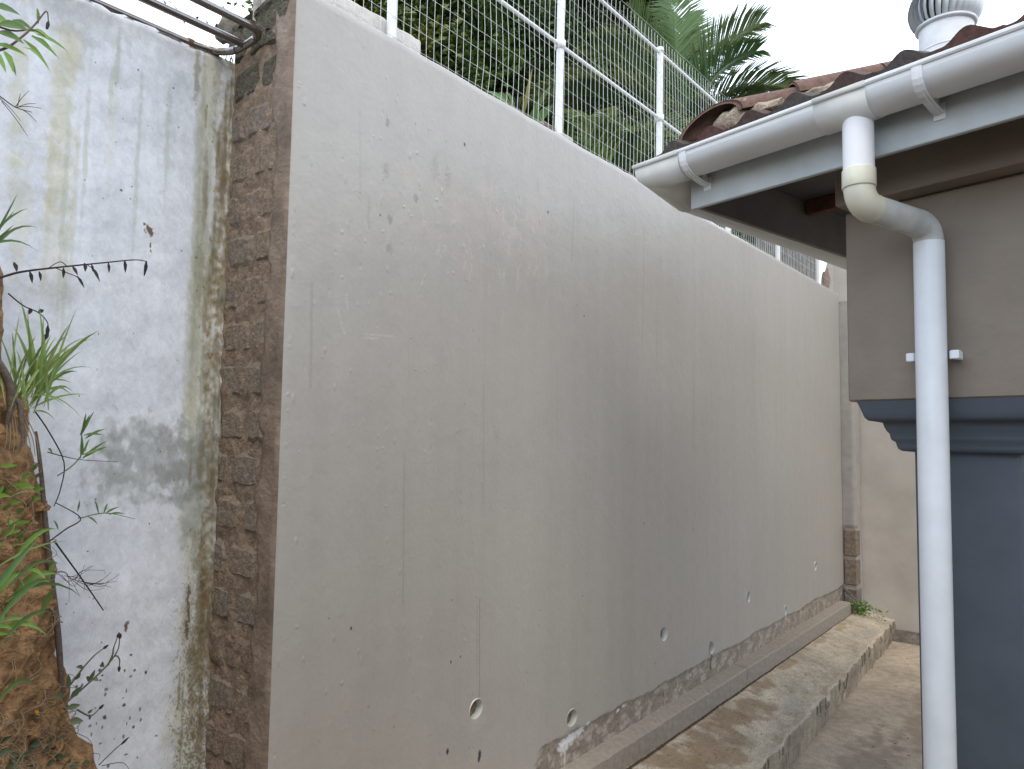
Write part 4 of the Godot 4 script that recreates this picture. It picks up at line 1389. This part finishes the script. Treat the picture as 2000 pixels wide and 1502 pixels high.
func frond(s: SurfaceTool, a: Vector3, c: Vector3, b: Vector3, leaf: float, pairs := 110) -> void:
	var pts: Array = []
	for k in 15:
		var t := k / 14.0
		pts.append(a.lerp(c, t).lerp(c.lerp(b, t), t))
	tube(s, pts, [0.018, 0.012, 0.006, 0.003], 6)
	s.set_smooth_group(-1)
	for k in pairs:
		var t := 0.10 + 0.90 * k / (pairs - 1.0)
		var p := a.lerp(c, t).lerp(c.lerp(b, t), t)
		var tg := (c.lerp(b, t) - a.lerp(c, t)).normalized()
		var side := tg.cross(Vector3(0.05, 1, 0.02)).normalized()
		var up := side.cross(tg).normalized()
		var l := leaf * (0.35 + 0.65 * sin(PI * clampf(0.12 + 0.80 * t, 0, 1))) * rng.randf_range(0.88, 1.1)
		for sg in [-1.0, 1.0]:
			var d: Vector3 = (tg * 0.72 + side * sg * 0.72 + up * 0.32 + Vector3(0, -0.05, 0) + Vector3(rng.randf_range(-0.07, 0.07), rng.randf_range(-0.07, 0.07), rng.randf_range(-0.07, 0.07))).normalized()
			var e: Vector3 = p + d * l + Vector3(0, -0.22 * l, 0)
			var m: Vector3 = p + d * l * 0.45
			var w: Vector3 = d.cross(up).normalized() * 0.0145
			quad(s, p - w * 0.4, p + w * 0.4, m + w, m - w)
			tri(s, m - w, m + w, e)
	s.set_smooth_group(0)


func trees() -> void:
	var clump := leaf_clump()
	tree("broad dark evergreen tree rising behind the white plinth end of the fence", Vector3(5.2, 4.2, -5.4), Vector3(4.9, 7.5, -5.2), Vector3(1.5, 1.9, 1.3), 80, 130, Color(0.075, 0.135, 0.03), clump)
	tree("dark evergreen tree with sky gaps behind the second fence post", Vector3(7.4, 4.6, -5.2), Vector3(7.2, 8.1, -4.9), Vector3(1.6, 2.2, 1.2), 76, 130, Color(0.045, 0.085, 0.026), clump)
	tree("tall dark tree directly left of the palm, edge against the sky", Vector3(9.8, 4.6, -5.0), Vector3(9.6, 9.6, -4.6), Vector3(1.2, 2.3, 1.3), 70, 130, Color(0.045, 0.075, 0.028), clump, "trees behind the fence", 1.15)
	tree("low dark bushy tree filling the gap under the tall trees", Vector3(7.8, 4.0, -4.6), Vector3(7.5, 6.2, -4.4), Vector3(2.2, 1.1, 0.8), 64, 120, Color(0.05, 0.095, 0.028), clump)
	tree("leafy dark bush behind the white plinth, below the broad evergreen", Vector3(4.2, 4.4, -4.0), Vector3(4.2, 6.0, -3.9), Vector3(1.3, 0.9, 0.6), 34, 80, Color(0.08, 0.13, 0.035), clump)
	tree("small green bush squeezed behind the fence under the side gutter", Vector3(4.7, 3.6, -0.7), Vector3(5.0, 4.15, -0.64), Vector3(1.05, 0.36, 0.16), 80, 60, Color(0.07, 0.14, 0.035), clump, "", 0.6)
	tree("dark bush filling the space under the palm fronds beside the third post", Vector3(7.0, 4.2, -2.6), Vector3(6.9, 5.2, -2.5), Vector3(0.9, 0.7, 0.6), 36, 80, Color(0.05, 0.10, 0.03), clump)
	# the palm
	var B := Vector3(7.11, 6.0, -1.9)
	var p := thing("palm_tree", "feathery palm with arching fronds standing beyond the roof corner", "palm", Vector3.ZERO)
	var s := st()
	var rings: Array = []; var rr: Array = []
	for k in 40:
		rings.append(Vector3(7.15 - 0.04 * k / 39.0, 3.4 + 2.6 * k / 39.0, -1.95 + 0.05 * k / 39.0)); rr.append(0.13 + 0.018 * (k % 2))
	tube(s, rings, rr, 12)
	obj("trunk", s, M.root_bark, p)
	# control point and tip of each frond that the photograph shows, then the hidden ones
	var shown := [
		[7.05, 7.0, -1.95, 6.75, 8.2, -1.9, 0.40], [6.95, 7.1, -2.2, 6.75, 7.9, -2.5, 0.36], [7.15, 7.2, -1.75, 7.36, 7.38, -0.98, 0.42], [7.1, 6.95, -1.65, 7.3, 7.0, -1.0, 0.36],
		[7.4, 6.95, -1.4, 7.72, 6.52, -0.60, 0.40], [7.35, 6.55, -1.5, 7.60, 6.55, -1.15, 0.30], [7.6, 6.55, -1.5, 8.0, 6.62, -0.95, 0.34], [7.3, 7.25, -2.0, 7.55, 7.9, -2.1, 0.40],
		[6.9, 7.15, -2.3, 6.2, 7.15, -2.7, 0.40], [6.75, 6.8, -2.4, 5.9, 6.45, -2.9, 0.42], [6.6, 6.7, -2.5, 5.5, 6.35, -3.1, 0.42], [6.7, 6.4, -2.1, 6.1, 5.7, -2.4, 0.40], [6.85, 6.5, -1.6, 6.5, 5.6, -1.5, 0.36],
		[7.0, 6.6, -1.5, 7.0, 5.7, -1.2, 0.34], [6.6, 6.2, -2.6, 5.9, 5.4, -2.8, 0.38], [6.9, 7.0, -2.7, 6.6, 7.0, -3.5, 0.40], [7.5, 6.9, -2.7, 8.1, 6.9, -3.2, 0.40], [7.7, 6.6, -2.2, 8.5, 6.0, -2.3, 0.40]]
	for k in shown.size():
		var q: Array = shown[k]; q[6] *= 1.75
		s = st()
		frond(s, B + Vector3(rng.randf_range(-0.06, 0.06), rng.randf_range(-0.1, 0.1), rng.randf_range(-0.06, 0.06)), Vector3(q[0], q[1], q[2]), Vector3(q[3], q[4], q[5]), q[6])
		obj("frond", s, M.palm_leaf if k % 5 != 3 else M.palm_leaf_old, p)
	var yp := thing("young_palm", "young palm with feathery pale green fronds right behind the second fence post", "palm", Vector3.ZERO)
	var YB := Vector3(4.9, 4.45, -1.75)
	s = st()
	tube(s, [YB - Vector3(0, 0.9, 0), YB], [0.09, 0.07], 9)
	obj("trunk", s, M.root_bark, yp)
	for k in 15:
		var a := TAU * k / 15.0 + 0.2
		var rise := rng.randf_range(0.35, 1.0)
		var reach := rng.randf_range(0.9, 1.35)
		s = st()
		frond(s, YB, YB + Vector3(cos(a) * reach * 0.45, rise * 1.25, sin(a) * reach * 0.38), YB + Vector3(cos(a) * reach, rise * 0.75, sin(a) * minf(reach, 1.35)), 0.42, 60)
		obj("frond", s, M.palm_leaf_old if k % 3 else M.palm_leaf, yp)
	# strap-leaved shrubs and young palm along the top of the wall
	var spots := [[3.45, -1.2, 0.45, "M", "strap leaved green clump behind the mesh left of the second post"], [4.0, -1.6, 0.8, "M", "yellow green strap leaved clump right of the second fence post"], [5.6, -1.3, 0.7, "D", "dark green grassy clump behind the middle of the fence"], [6.3, -2.7, 1.2, "D", "dark grassy shrub under the palm fronds"], [4.75, -0.55, 0.42, "B", "small bright green bush seen under the side gutter"], [4.1, -0.75, 0.5, "B", "light green weeds at the wall top beside the gutter end"], [6.6, -1.9, 1.2, "D", "dark green clump at the foot of the palm trunk"]]
	for q in spots:
		var g := thing("garden_shrub", q[4], "shrub", Vector3(q[0], 3.5 + 0.62 * minf(-q[1] - 0.62, 2.5), q[1]))
		var m: Material = {"M": M.grass_blade, "D": M.weed_leaf, "O": M.palm_leaf_old, "B": M.bright_leaf}[q[3]]
		var sh := st(false)
		for k in 190:
			var a := rng.randf() * TAU
			var h: float = q[2] * rng.randf_range(0.5, 1.2)
			var b0 := Vector3(cos(a), 0, sin(a)) * rng.randf_range(0.0, 0.2)
			blade(sh, b0 + Vector3(0, rng.randf() * h * 0.3, 0), b0 + Vector3(cos(a) * h * rng.randf_range(0.15, 0.8), h, sin(a) * h * rng.randf_range(0.15, 0.8)), h * 0.12, rng.randf_range(0.02, 0.045), 4)
		var f := obj("foliage", sh, m, g)
		f.set_meta("kind", "stuff")
	var lf := thing("broad_leaf_plant", "plant with large yellowing leaves left of the second fence post", "plant", Vector3(3.65, 4.25, -1.9))
	for k in 9:
		s = st()
		var a := TAU * k / 9.0
		blade(s, Vector3(cos(a) * 0.05, 0.55 + 0.05 * k, sin(a) * 0.05), Vector3(cos(a) * 0.35, 0.9 + 0.08 * (k % 4), sin(a) * 0.35), 0.06, 0.13, 6)
		obj("leaf", s, M.palm_leaf_old if k % 3 else M.ochre_leaf, lf)
	s = st()
	tube(s, [Vector3.ZERO, Vector3(0.02, 1.0, 0)], 0.012, 6)
	obj("stem", s, M.dark_bark, lf)
	var dh := thing("dry_brush", "heap of dry pinkish brown twigs behind the fence above the gutter corner", "brush heap", Vector3(4.35, 3.95, -1.1))
	s = st()
	for k in 90:
		var a := rng.randf() * TAU
		var p0 := Vector3(cos(a) * 0.35 * rng.randf(), rng.randf() * 0.3, sin(a) * 0.3 * rng.randf())
		var d := Vector3(rng.randf_range(-1, 1), rng.randf_range(-0.2, 0.7), rng.randf_range(-1, 1)).normalized() * rng.randf_range(0.15, 0.4)
		tube(s, [p0, p0 + d * 0.5 + Vector3(0, 0.03, 0), p0 + d], [0.006, 0.003], 4)
	var tw := obj("twigs", s, M.thatch, dh)
	tw.set_meta("kind", "stuff")


# ---------------------------------------------------------------- plants on the bank and at the step
func stem(parent: Node, pts: Array, r: Variant, m: Material, called := "stem") -> void:
	var s := st()
	tube(s, curve(pts, 5), r, 6)
	obj(called, s, m, parent)


func leaf(parent: Node, a: Vector3, b: Vector3, sag: float, w: float, m: Material, called := "leaf", full := 0.35) -> void:
	var s := st()
	blade(s, a, b, sag, w, 6, full)
	obj(called, s, m, parent)


func V(x: float, y: float, z: float) -> Vector3:
	return Vector3(x, y, z)


func plants() -> void:
	# root and pole in the cut face
	var r := thing("tree_root", "thick grey root hanging out of the top of the cut earth", "root")
	stem(r, [V(-0.90, 2.40, -0.1), V(-0.82, 2.32, -0.12), V(-0.775, 2.25, -0.14), V(-0.765, 2.19, -0.15), V(-0.77, 2.13, -0.16)], [0.008, 0.011, 0.012, 0.004], M.root_bark, "main_root")
	stem(r, [V(-0.77, 2.21, -0.15), V(-0.745, 2.20, -0.15), V(-0.738, 2.15, -0.15), V(-0.73, 2.10, -0.15), V(-0.735, 2.07, -0.15)], [0.007, 0.008, 0.006, 0.002], M.root_bark, "side_root")
	for k in 9:
		stem(r, [V(-0.77 + 0.006 * k, 2.16, -0.16), V(-0.77 + 0.009 * k, 2.10, -0.15), V(-0.775 + 0.011 * k, 2.06 - 0.01 * (k % 3), -0.15)], [0.0018, 0.0006], M.thatch, "rootlet")
	var pole := st()
	tube(pole, curve([V(-0.635, 2.12, -0.35), V(-0.615, 2.0, -0.35), V(-0.58, 1.74, -0.35), V(-0.548, 1.54, -0.35), V(-0.528, 1.40, -0.355), V(-0.515, 1.3, -0.36)], 5), [0.004, 0.008, 0.010, 0.008], 8)
	tag(obj("weathered_stick", pole, M.root_bark), "long grey stick standing along the edge of the earth bank", "stick")
	# grass tuft
	var tf := thing("grass_tuft", "tuft of long green grass blades leaning from the bank over the white wall", "grass")
	for q in [[-0.72, 2.52, .02], [-0.68, 2.50, .015], [-0.61, 2.49, .02], [-0.55, 2.43, .03], [-0.57, 2.38, .03], [-0.59, 2.36, .02], [-0.58, 2.23, .04], [-0.67, 2.43, .02], [-0.65, 2.41, .02], [-0.57, 2.27, .03], [-0.75, 2.42, .02], [-0.70, 2.46, .01], [-0.63, 2.44, .02], [-0.66, 2.36, .02], [-0.60, 2.30, .03], [-0.74, 2.47, .0], [-0.77, 2.40, .02], [-0.69, 2.39, .02]]:
		var b0 := V(-0.70 + rng.randf_range(-0.03, 0.03), 2.20 + rng.randf_range(-0.02, 0.03), -0.2 + rng.randf_range(-0.05, 0.05))
		leaf(tf, b0, V(q[0], q[1], -0.2 + rng.randf_range(-0.1, 0.08)), q[2], rng.randf_range(0.008, 0.016), M.grass_blade if rng.randf() < 0.6 else M.grass_light, "blade", 0.3)
	for k in 18:
		var b0 := V(-0.74 + rng.randf_range(-0.05, 0.06), 2.22 + rng.randf_range(-0.05, 0.03), -0.16 + rng.randf_range(-0.08, 0.05))
		leaf(tf, b0, b0 + V(rng.randf_range(-0.08, 0.10), rng.randf_range(0.06, 0.22), rng.randf_range(-0.05, 0.08)), 0.02, rng.randf_range(0.004, 0.010), M.grass_light if k % 3 else M.grass_blade, "blade", 0.3)
	for k in 16:
		var b0 := V(-0.70 + rng.randf_range(-0.03, 0.03), 2.19 + rng.randf_range(-0.02, 0.05), -0.2 + rng.randf_range(-0.05, 0.05))
		leaf(tf, b0, b0 + V(rng.randf_range(0.06, 0.17), rng.randf_range(-0.06, 0.2), rng.randf_range(-0.08, 0.05)), rng.randf_range(0.0, 0.04), rng.randf_range(0.004, 0.009), M.grass_blade if k % 2 else M.grass_light, "blade", 0.3)
	# second grass at the left edge
	var t2 := thing("grass_tuft", "few dark grass blades at the left edge above the dried stem", "grass")
	for q in [[-0.81, 2.68, .0], [-0.795, 2.78, .0], [-0.76, 2.75, .02], [-0.73, 2.70, .03], [-0.77, 2.69, .02], [-0.73, 2.63, .03], [-0.80, 2.73, .0]]:
		leaf(t2, V(-0.86 + rng.randf_range(-0.02, 0.02), 2.60, -0.1), V(q[0], q[1], -0.1 + rng.randf_range(-0.04, 0.04)), q[2], 0.008, M.weed_leaf, "blade", 0.3)
	# dried stem with hanging leaves
	var ds := thing("dried_stem", "thin dark dried stem with shrivelled leaves hanging from it", "dead plant")
	stem(ds, [V(-0.85, 2.53, -0.26), V(-0.77, 2.57, -0.28), V(-0.72, 2.595, -0.28), V(-0.63, 2.625, -0.28), V(-0.5, 2.665, -0.28), V(-0.40, 2.695, -0.28), V(-0.36, 2.698, -0.28)], [0.0042, 0.0035, 0.0025, 0.0015], M.dry_stem)
	for q in [[-0.70, 2.600, -0.69, 2.565], [-0.675, 2.605, -0.668, 2.575], [-0.61, 2.628, -0.608, 2.595], [-0.585, 2.638, -0.57, 2.61], [-0.57, 2.61, -0.545, 2.575], [-0.53, 2.655, -0.523, 2.63], [-0.525, 2.64, -0.505, 2.60], [-0.48, 2.670, -0.478, 2.635], [-0.43, 2.688, -0.425, 2.645], [-0.36, 2.70, -0.362, 2.645], [-0.742, 2.62, -0.735, 2.59], [-0.55, 2.655, -0.55, 2.625]]:
		leaf(ds, V(q[0], q[1], -0.28), V(q[2], q[3], -0.28 + rng.randf_range(-0.01, 0.01)), 0.0, rng.randf_range(0.010, 0.016), M.dry_stem, "shrivelled_leaf")
	stem(ds, [V(-0.635, 2.625, -0.28), V(-0.60, 2.615, -0.28), V(-0.565, 2.605, -0.28), V(-0.555, 2.585, -0.28)], 0.0014, M.dry_stem, "side_stem")
	stem(ds, [V(-0.65, 2.62, -0.28), V(-0.62, 2.645, -0.28), V(-0.60, 2.635, -0.28)], 0.0014, M.dry_stem, "side_stem")
	stem(ds, [V(-0.545, 2.652, -0.28), V(-0.515, 2.635, -0.28), V(-0.505, 2.61, -0.28)], 0.0014, M.dry_stem, "side_stem")
	var d2 := thing("dried_stem", "short dark dried twig with curled leaves below the long dried stem", "dead plant")
	stem(d2, [V(-0.76, 2.52, -0.25), V(-0.72, 2.49, -0.25), V(-0.68, 2.475, -0.25), V(-0.655, 2.45, -0.25), V(-0.65, 2.42, -0.25)], [0.0022, 0.0012], M.dry_stem)
	for q in [[-0.70, 2.485, -0.705, 2.465], [-0.68, 2.477, -0.665, 2.485], [-0.653, 2.44, -0.655, 2.40], [-0.65, 2.42, -0.665, 2.385]]:
		leaf(d2, V(q[0], q[1], -0.25), V(q[2], q[3], -0.25), 0.0, 0.014, M.dry_stem, "shrivelled_leaf")
	# creeping grass runners hanging on the white wall
	var c1 := thing("grass_runner", "hanging grass runner with a spray of narrow blades over the mould patch", "grass")
	stem(c1, [V(-0.69, 2.18, -0.2), V(-0.65, 2.12, -0.2), V(-0.605, 2.03, -0.2), V(-0.61, 1.95, -0.2), V(-0.625, 1.90, -0.2)], [0.0022, 0.0014], M.dry_stem)
	stem(c1, [V(-0.65, 2.06, -0.2), V(-0.60, 2.045, -0.2), V(-0.55, 2.035, -0.2), V(-0.45, 2.028, -0.2)], [0.0018, 0.0008], M.dry_stem)
	stem(c1, [V(-0.62, 1.99, -0.2), V(-0.58, 2.02, -0.2), V(-0.555, 2.06, -0.2), V(-0.56, 2.11, -0.2)], [0.002, 0.0012], M.weed_leaf)
	for q in [[-0.565, 2.11, -0.545, 2.175], [-0.562, 2.11, -0.525, 2.185], [-0.56, 2.115, -0.555, 2.18], [-0.55, 2.10, -0.49, 2.13], [-0.555, 2.04, -0.48, 2.095], [-0.555, 2.04, -0.475, 2.075], [-0.555, 2.05, -0.50, 2.065], [-0.56, 2.04, -0.565, 2.12], [-0.555, 2.05, -0.54, 2.10], [-0.65, 2.07, -0.63, 2.05], [-0.555, 2.11, -0.50, 2.11]]:
		leaf(c1, V(q[0], q[1], -0.2), V(q[2], q[3], -0.2 + rng.randf_range(-0.02, 0.02)), 0.005, 0.0085, M.grass_blade if rng.randf() < 0.5 else M.weed_leaf, "blade", 0.3)
	var c2 := thing("grass_runner", "thin branching grass runner with small upright blades below the mould patch", "grass")
	stem(c2, [V(-0.63, 1.80, -0.2), V(-0.59, 1.83, -0.2), V(-0.55, 1.86, -0.2), V(-0.62, 1.91, -0.2)], [0.0022, 0.002, 0.0015], M.dry_stem)
	stem(c2, [V(-0.55, 1.86, -0.2), V(-0.48, 1.87, -0.2), V(-0.39, 1.845, -0.2)], [0.002, 0.0008], M.weed_leaf)
	for q in [[-0.50, 1.868, -0.515, 1.915], [-0.485, 1.87, -0.475, 1.90], [-0.48, 1.868, -0.44, 1.885], [-0.53, 1.862, -0.50, 1.835], [-0.56, 1.88, -0.555, 1.915], [-0.47, 1.865, -0.42, 1.862], [-0.61, 1.83, -0.625, 1.86]]:
		leaf(c2, V(q[0], q[1], -0.2), V(q[2], q[3], -0.2), 0.004, 0.007, M.weed_leaf, "blade", 0.3)
	var c3 := thing("dry_twig", "straight dark twig with wispy side shoots against the white wall", "twig")
	stem(c3, [V(-0.60, 1.79, -0.25), V(-0.52, 1.67, -0.25), V(-0.45, 1.56, -0.25)], [0.0028, 0.0018], M.dry_stem)
	for k in 14:
		var p0 := V(-0.60 + 0.008 * k, 1.70 - 0.004 * k, -0.25)
		stem(c3, [p0, p0 + V(rng.randf_range(0.01, 0.06), rng.randf_range(-0.05, 0.03), 0), p0 + V(rng.randf_range(0.04, 0.11), rng.randf_range(-0.10, 0.03), 0.01)], [0.0011, 0.0005], M.dry_stem, "side_shoot")
	# budding weed
	var w1 := thing("budding_weed", "dull green weed with dark flower buds leaning over the white wall", "weed")
	for q in [[-0.56, 1.32, -0.47, 1.385, -0.425, 1.435, -0.418, 1.475], [-0.56, 1.36, -0.52, 1.41, -0.49, 1.44, -0.465, 1.455], [-0.53, 1.29, -0.50, 1.265, -0.485, 1.262, -0.468, 1.275], [-0.45, 1.40, -0.437, 1.43, -0.435, 1.45, -0.425, 1.48], [-0.44, 1.42, -0.425, 1.425, -0.415, 1.41, -0.415, 1.39]]:
		stem(w1, [V(q[0], q[1], -0.2), V(q[2], q[3], -0.2), V(q[4], q[5], -0.2), V(q[6], q[7], -0.2)], [0.003, 0.0014], M.dull_leaf)
		var bs := st()
		var d := V(q[6] - q[4], q[7] - q[5], 0).normalized()
		tube(bs, [V(q[6], q[7], -0.2), V(q[6], q[7], -0.2) + d * 0.006, V(q[6], q[7], -0.2) + d * 0.016], [0.0025, 0.005, 0.002], 8)
		obj("bud", bs, M.dry_stem, w1)
	for q in [[-0.56, 1.36, -0.565, 1.405, .018], [-0.54, 1.38, -0.53, 1.40, .014], [-0.52, 1.41, -0.545, 1.42, .013], [-0.55, 1.33, -0.525, 1.36, .022], [-0.50, 1.365, -0.515, 1.385, .016], [-0.49, 1.37, -0.478, 1.362, .014], [-0.50, 1.37, -0.49, 1.40, .015], [-0.47, 1.40, -0.47, 1.42, .014], [-0.46, 1.40, -0.478, 1.41, .012], [-0.56, 1.30, -0.525, 1.305, .02], [-0.55, 1.26, -0.515, 1.255, .024], [-0.50, 1.27, -0.49, 1.283, .010], [-0.57, 1.34, -0.60, 1.35, .018]]:
		leaf(w1, V(q[0], q[1], -0.2), V(q[2], q[3], -0.19), 0.002, q[4], M.dull_leaf)
	var w2 := thing("seed_stalk", "bent grass stalk with a dark seed head near the bottom of the white wall", "grass")
	stem(w2, [V(-0.44, 1.085, -0.25), V(-0.39, 1.12, -0.25), V(-0.358, 1.138, -0.25)], [0.0016, 0.001], M.dry_stem)
	stem(w2, [V(-0.375, 1.127, -0.25), V(-0.365, 1.134, -0.25), V(-0.352, 1.143, -0.25)], [0.002, 0.004, 0.001], M.dry_stem, "seed_head")
	stem(w2, [V(-0.43, 1.08, -0.25), V(-0.37, 1.07, -0.25), V(-0.345, 1.04, -0.25)], [0.0014, 0.0007], M.dull_leaf)
	# leafy branch at the top left
	var lb := thing("leafy_branch", "green toothed leaves on a branch entering at the top left corner", "branch")
	stem(lb, [V(-0.95, 3.08, 0.0), V(-0.88, 3.12, 0.0), V(-0.84, 3.17, 0.0), V(-0.81, 3.22, 0.0), V(-0.785, 3.27, 0.0), V(-0.778, 3.245, 0.0)], [0.004, 0.003, 0.0014], M.root_bark)
	stem(lb, [V(-0.95, 3.17, 0.02), V(-0.87, 3.17, 0.02), V(-0.82, 3.195, 0.02), V(-0.79, 3.19, 0.02)], [0.003, 0.0015], M.root_bark)
	for q in [[-0.82, 3.20, -0.775, 3.19, .03], [-0.80, 3.205, -0.72, 3.185, .02], [-0.81, 3.195, -0.755, 3.155, .034], [-0.82, 3.18, -0.735, 3.16, .02], [-0.83, 3.175, -0.77, 3.105, .028], [-0.80, 3.23, -0.81, 3.265, .016], [-0.86, 3.21, -0.80, 3.21, .026], [-0.90, 3.17, -0.83, 3.18, .036], [-0.90, 3.15, -0.84, 3.14, .036], [-0.90, 3.13, -0.83, 3.11, .03], [-0.88, 3.11, -0.86, 3.055, .03], [-0.87, 3.11, -0.845, 3.06, .022], [-0.91, 3.22, -0.84, 3.235, .03], [-0.92, 3.19, -0.86, 3.19, .036], [-0.83, 3.15, -0.80, 3.12, .02], [-0.91, 3.10, -0.88, 3.04, .03]]:
		leaf(lb, V(q[0], q[1], rng.randf_range(-0.03, 0.03)), V(q[2], q[3], rng.randf_range(-0.05, 0.05)), 0.006, q[4] * 0.75, M.bright_leaf if rng.randf() < 0.45 else M.weed_leaf)
	var bs2 := st()
	tube(bs2, [V(-0.778, 3.245, 0.0), V(-0.779, 3.236, 0.0), V(-0.781, 3.222, 0.0)], [0.002, 0.005, 0.003], 8)
	obj("bud", bs2, M.dry_stem, lb)
	var tw := thing("grey_twig", "thin grey twig with needle like shoots below the leafy branch", "twig")
	stem(tw, [V(-0.88, 3.10, -0.2), V(-0.82, 3.07, -0.2), V(-0.785, 3.055, -0.2), V(-0.745, 3.055, -0.2)], [0.002, 0.001], M.dry_stem)
	for q in [[-0.785, 3.057, -0.755, 3.115], [-0.78, 3.057, -0.735, 3.085], [-0.78, 3.06, -0.775, 3.10], [-0.785, 3.055, -0.72, 3.075], [-0.82, 3.06, -0.75, 2.98], [-0.83, 3.07, -0.77, 3.02], [-0.77, 3.055, -0.73, 3.03]]:
		stem(tw, [V(q[0], q[1], -0.2), V((q[0] + q[2]) / 2, (q[1] + q[3]) / 2 + 0.004, -0.2), V(q[2], q[3], -0.2)], [0.0012, 0.0006], M.dry_stem, "shoot")
	# small plants rooted in the bank face
	for q in [[1.95, 0.16, "light", "light green seedling patch in the upper cut face of the bank"], [1.84, 0.22, "light", "trailing green seedlings below the pale root in the bank"], [1.72, 0.26, "broad", "broad green blades arching from the middle of the bank"], [1.55, 0.34, "broad", "single curved green leaf at the left edge of the bank"], [1.22, 0.30, "dull", "grey green seedlings among dry grass low on the bank"], [1.08, 0.36, "light", "bright seedlings at the very bottom of the bank"], [1.15, 0.16, "dull", "dull green weeds near the bottom edge of the bank"]]:
		var pl := thing("bank_plant", q[3], "plant")
		for k in 26:
			var c := bank_point(q[0] + rng.randfn(0, 0.04), absf(q[1] + rng.randfn(0, 0.07)))
			var out := V(0.7, 0.2, 0.7)
			if q[2] == "broad":
				if k > 5: continue
				var e := c + V(rng.randf_range(0.02, 0.13), rng.randf_range(-0.02, 0.09), rng.randf_range(-0.06, 0.10))
				leaf(pl, c, e, 0.03, rng.randf_range(0.014, 0.026), M.grass_blade if k % 2 else M.bright_leaf, "blade")
			else:
				var e := c + out * rng.randf_range(0.01, 0.03) + V(rng.randf_range(-0.025, 0.025), rng.randf_range(-0.01, 0.025), rng.randf_range(-0.02, 0.02))
				leaf(pl, c, e, 0.003, rng.randf_range(0.012, 0.02), M.bright_leaf if q[2] == "light" else M.dull_leaf)
	var lg := thing("arching_grass", "long arching green grass blades across the middle of the bank", "grass")
	for q in [[-0.86, 1.70, 0.15, -0.57, 1.64, -0.1, .05, .02], [-0.84, 1.74, 0.15, -0.64, 1.75, -0.1, .03, .018], [-0.88, 1.66, 0.2, -0.68, 1.72, 0.0, .04, .03], [-0.90, 1.72, 0.2, -0.76, 1.85, 0.1, .01, .035], [-0.84, 1.62, 0.15, -0.66, 1.62, -0.05, .03, .022], [-0.88, 1.50, 0.25, -0.74, 1.47, 0.1, .04, .022], [-0.86, 1.78, 0.1, -0.60, 1.80, -0.15, .02, .010], [-0.80, 1.83, 0.05, -0.58, 1.72, -0.2, .03, .006], [-0.82, 1.95, 0.05, -0.66, 1.93, -0.15, .02, .006]]:
		leaf(lg, V(q[0], q[1], q[2]), V(q[3], q[4], q[5]), q[6], q[7] * 0.55, M.weed_leaf if q[7] > 0.015 else M.grass_light, "blade", 0.3)
	# dry grass and rootlets over the bank face
	var dry := st()
	for k in 420:
		var y := rng.randf_range(0.95, 2.15); var d := rng.randf_range(0.04, 0.7)
		if rng.randf() < 0.55: y = rng.randfn(1.2, 0.09)
		var a := bank_point(y, d) + V(0.008, 0, 0.008)
		var b := bank_point(y + rng.randf_range(-0.10, 0.06), maxf(0.02, d + rng.randf_range(-0.10, 0.10))) + V(0.012, 0, 0.012)
		tube(dry, curve([a, a.lerp(b, 0.5) + V(0.02, rng.randf_range(-0.01, 0.02), 0.02), b], 3), [0.0014, 0.0007], 4, false)
	var dg := obj("dry_grass", dry, M.thatch)
	dg.set_meta("kind", "stuff")
	tag(dg, "matted dry grass and rootlets over the earth bank", "dry grass")
	for k in 26:
		var y := rng.randf_range(0.95, 1.9); var d := rng.randf_range(0.03, 0.5)
		var cs := st(false)
		var z := rng.randf_range(0.012, 0.035)
		rough_lump(cs, Vector3.ZERO, V(z, z * 0.8, z), k, 0.5)
		var o := obj("clod", cs, M.clod)
		o.position = bank_point(y, d)
		tag(o, "small orange earth clod stuck in the cut face of the bank", "clod", "clods in the bank")
	var yl := st()
	var yp := bank_point(1.33, 0.22) + V(0.02, 0, 0.02)
	blade(yl, yp, yp + V(0.012, -0.018, 0.0), 0.002, 0.012, 5)
	tag(obj("fallen_leaf", yl, M.yellow_leaf), "small fallen orange leaf lying on the bank", "leaf")
	# the weed at the far end of the kerb
	var fw := thing("green_weed", "bushy green weed growing at the far end of the kerb on the step", "weed", V(7.02, 0.28, 0.16))
	var fs := st(false)
	for k in 190:
		var a := rng.randf() * TAU
		var p := V(cos(a) * rng.randf() * 0.12, rng.randf_range(0.0, 0.13), sin(a) * rng.randf() * 0.10 + 0.02)
		if k > 150: p += V(0.06, -0.04, 0.13)
		blade(fs, p, p + V(rng.randf_range(-0.04, 0.04), rng.randf_range(-0.01, 0.03), rng.randf_range(-0.03, 0.05)), 0.004, rng.randf_range(0.012, 0.024), 3)
	obj("foliage", fs, M.bright_leaf, fw).set_meta("kind", "stuff")
	var fst := st()
	for k in 8:
		var a := TAU * k / 8.0
		tube(fst, [V(0, 0, 0.02), V(cos(a) * 0.05, 0.06, sin(a) * 0.05), V(cos(a) * 0.1, 0.09, sin(a) * 0.08)], [0.002, 0.001], 5)
	obj("stems", fst, M.weed_leaf, fw)
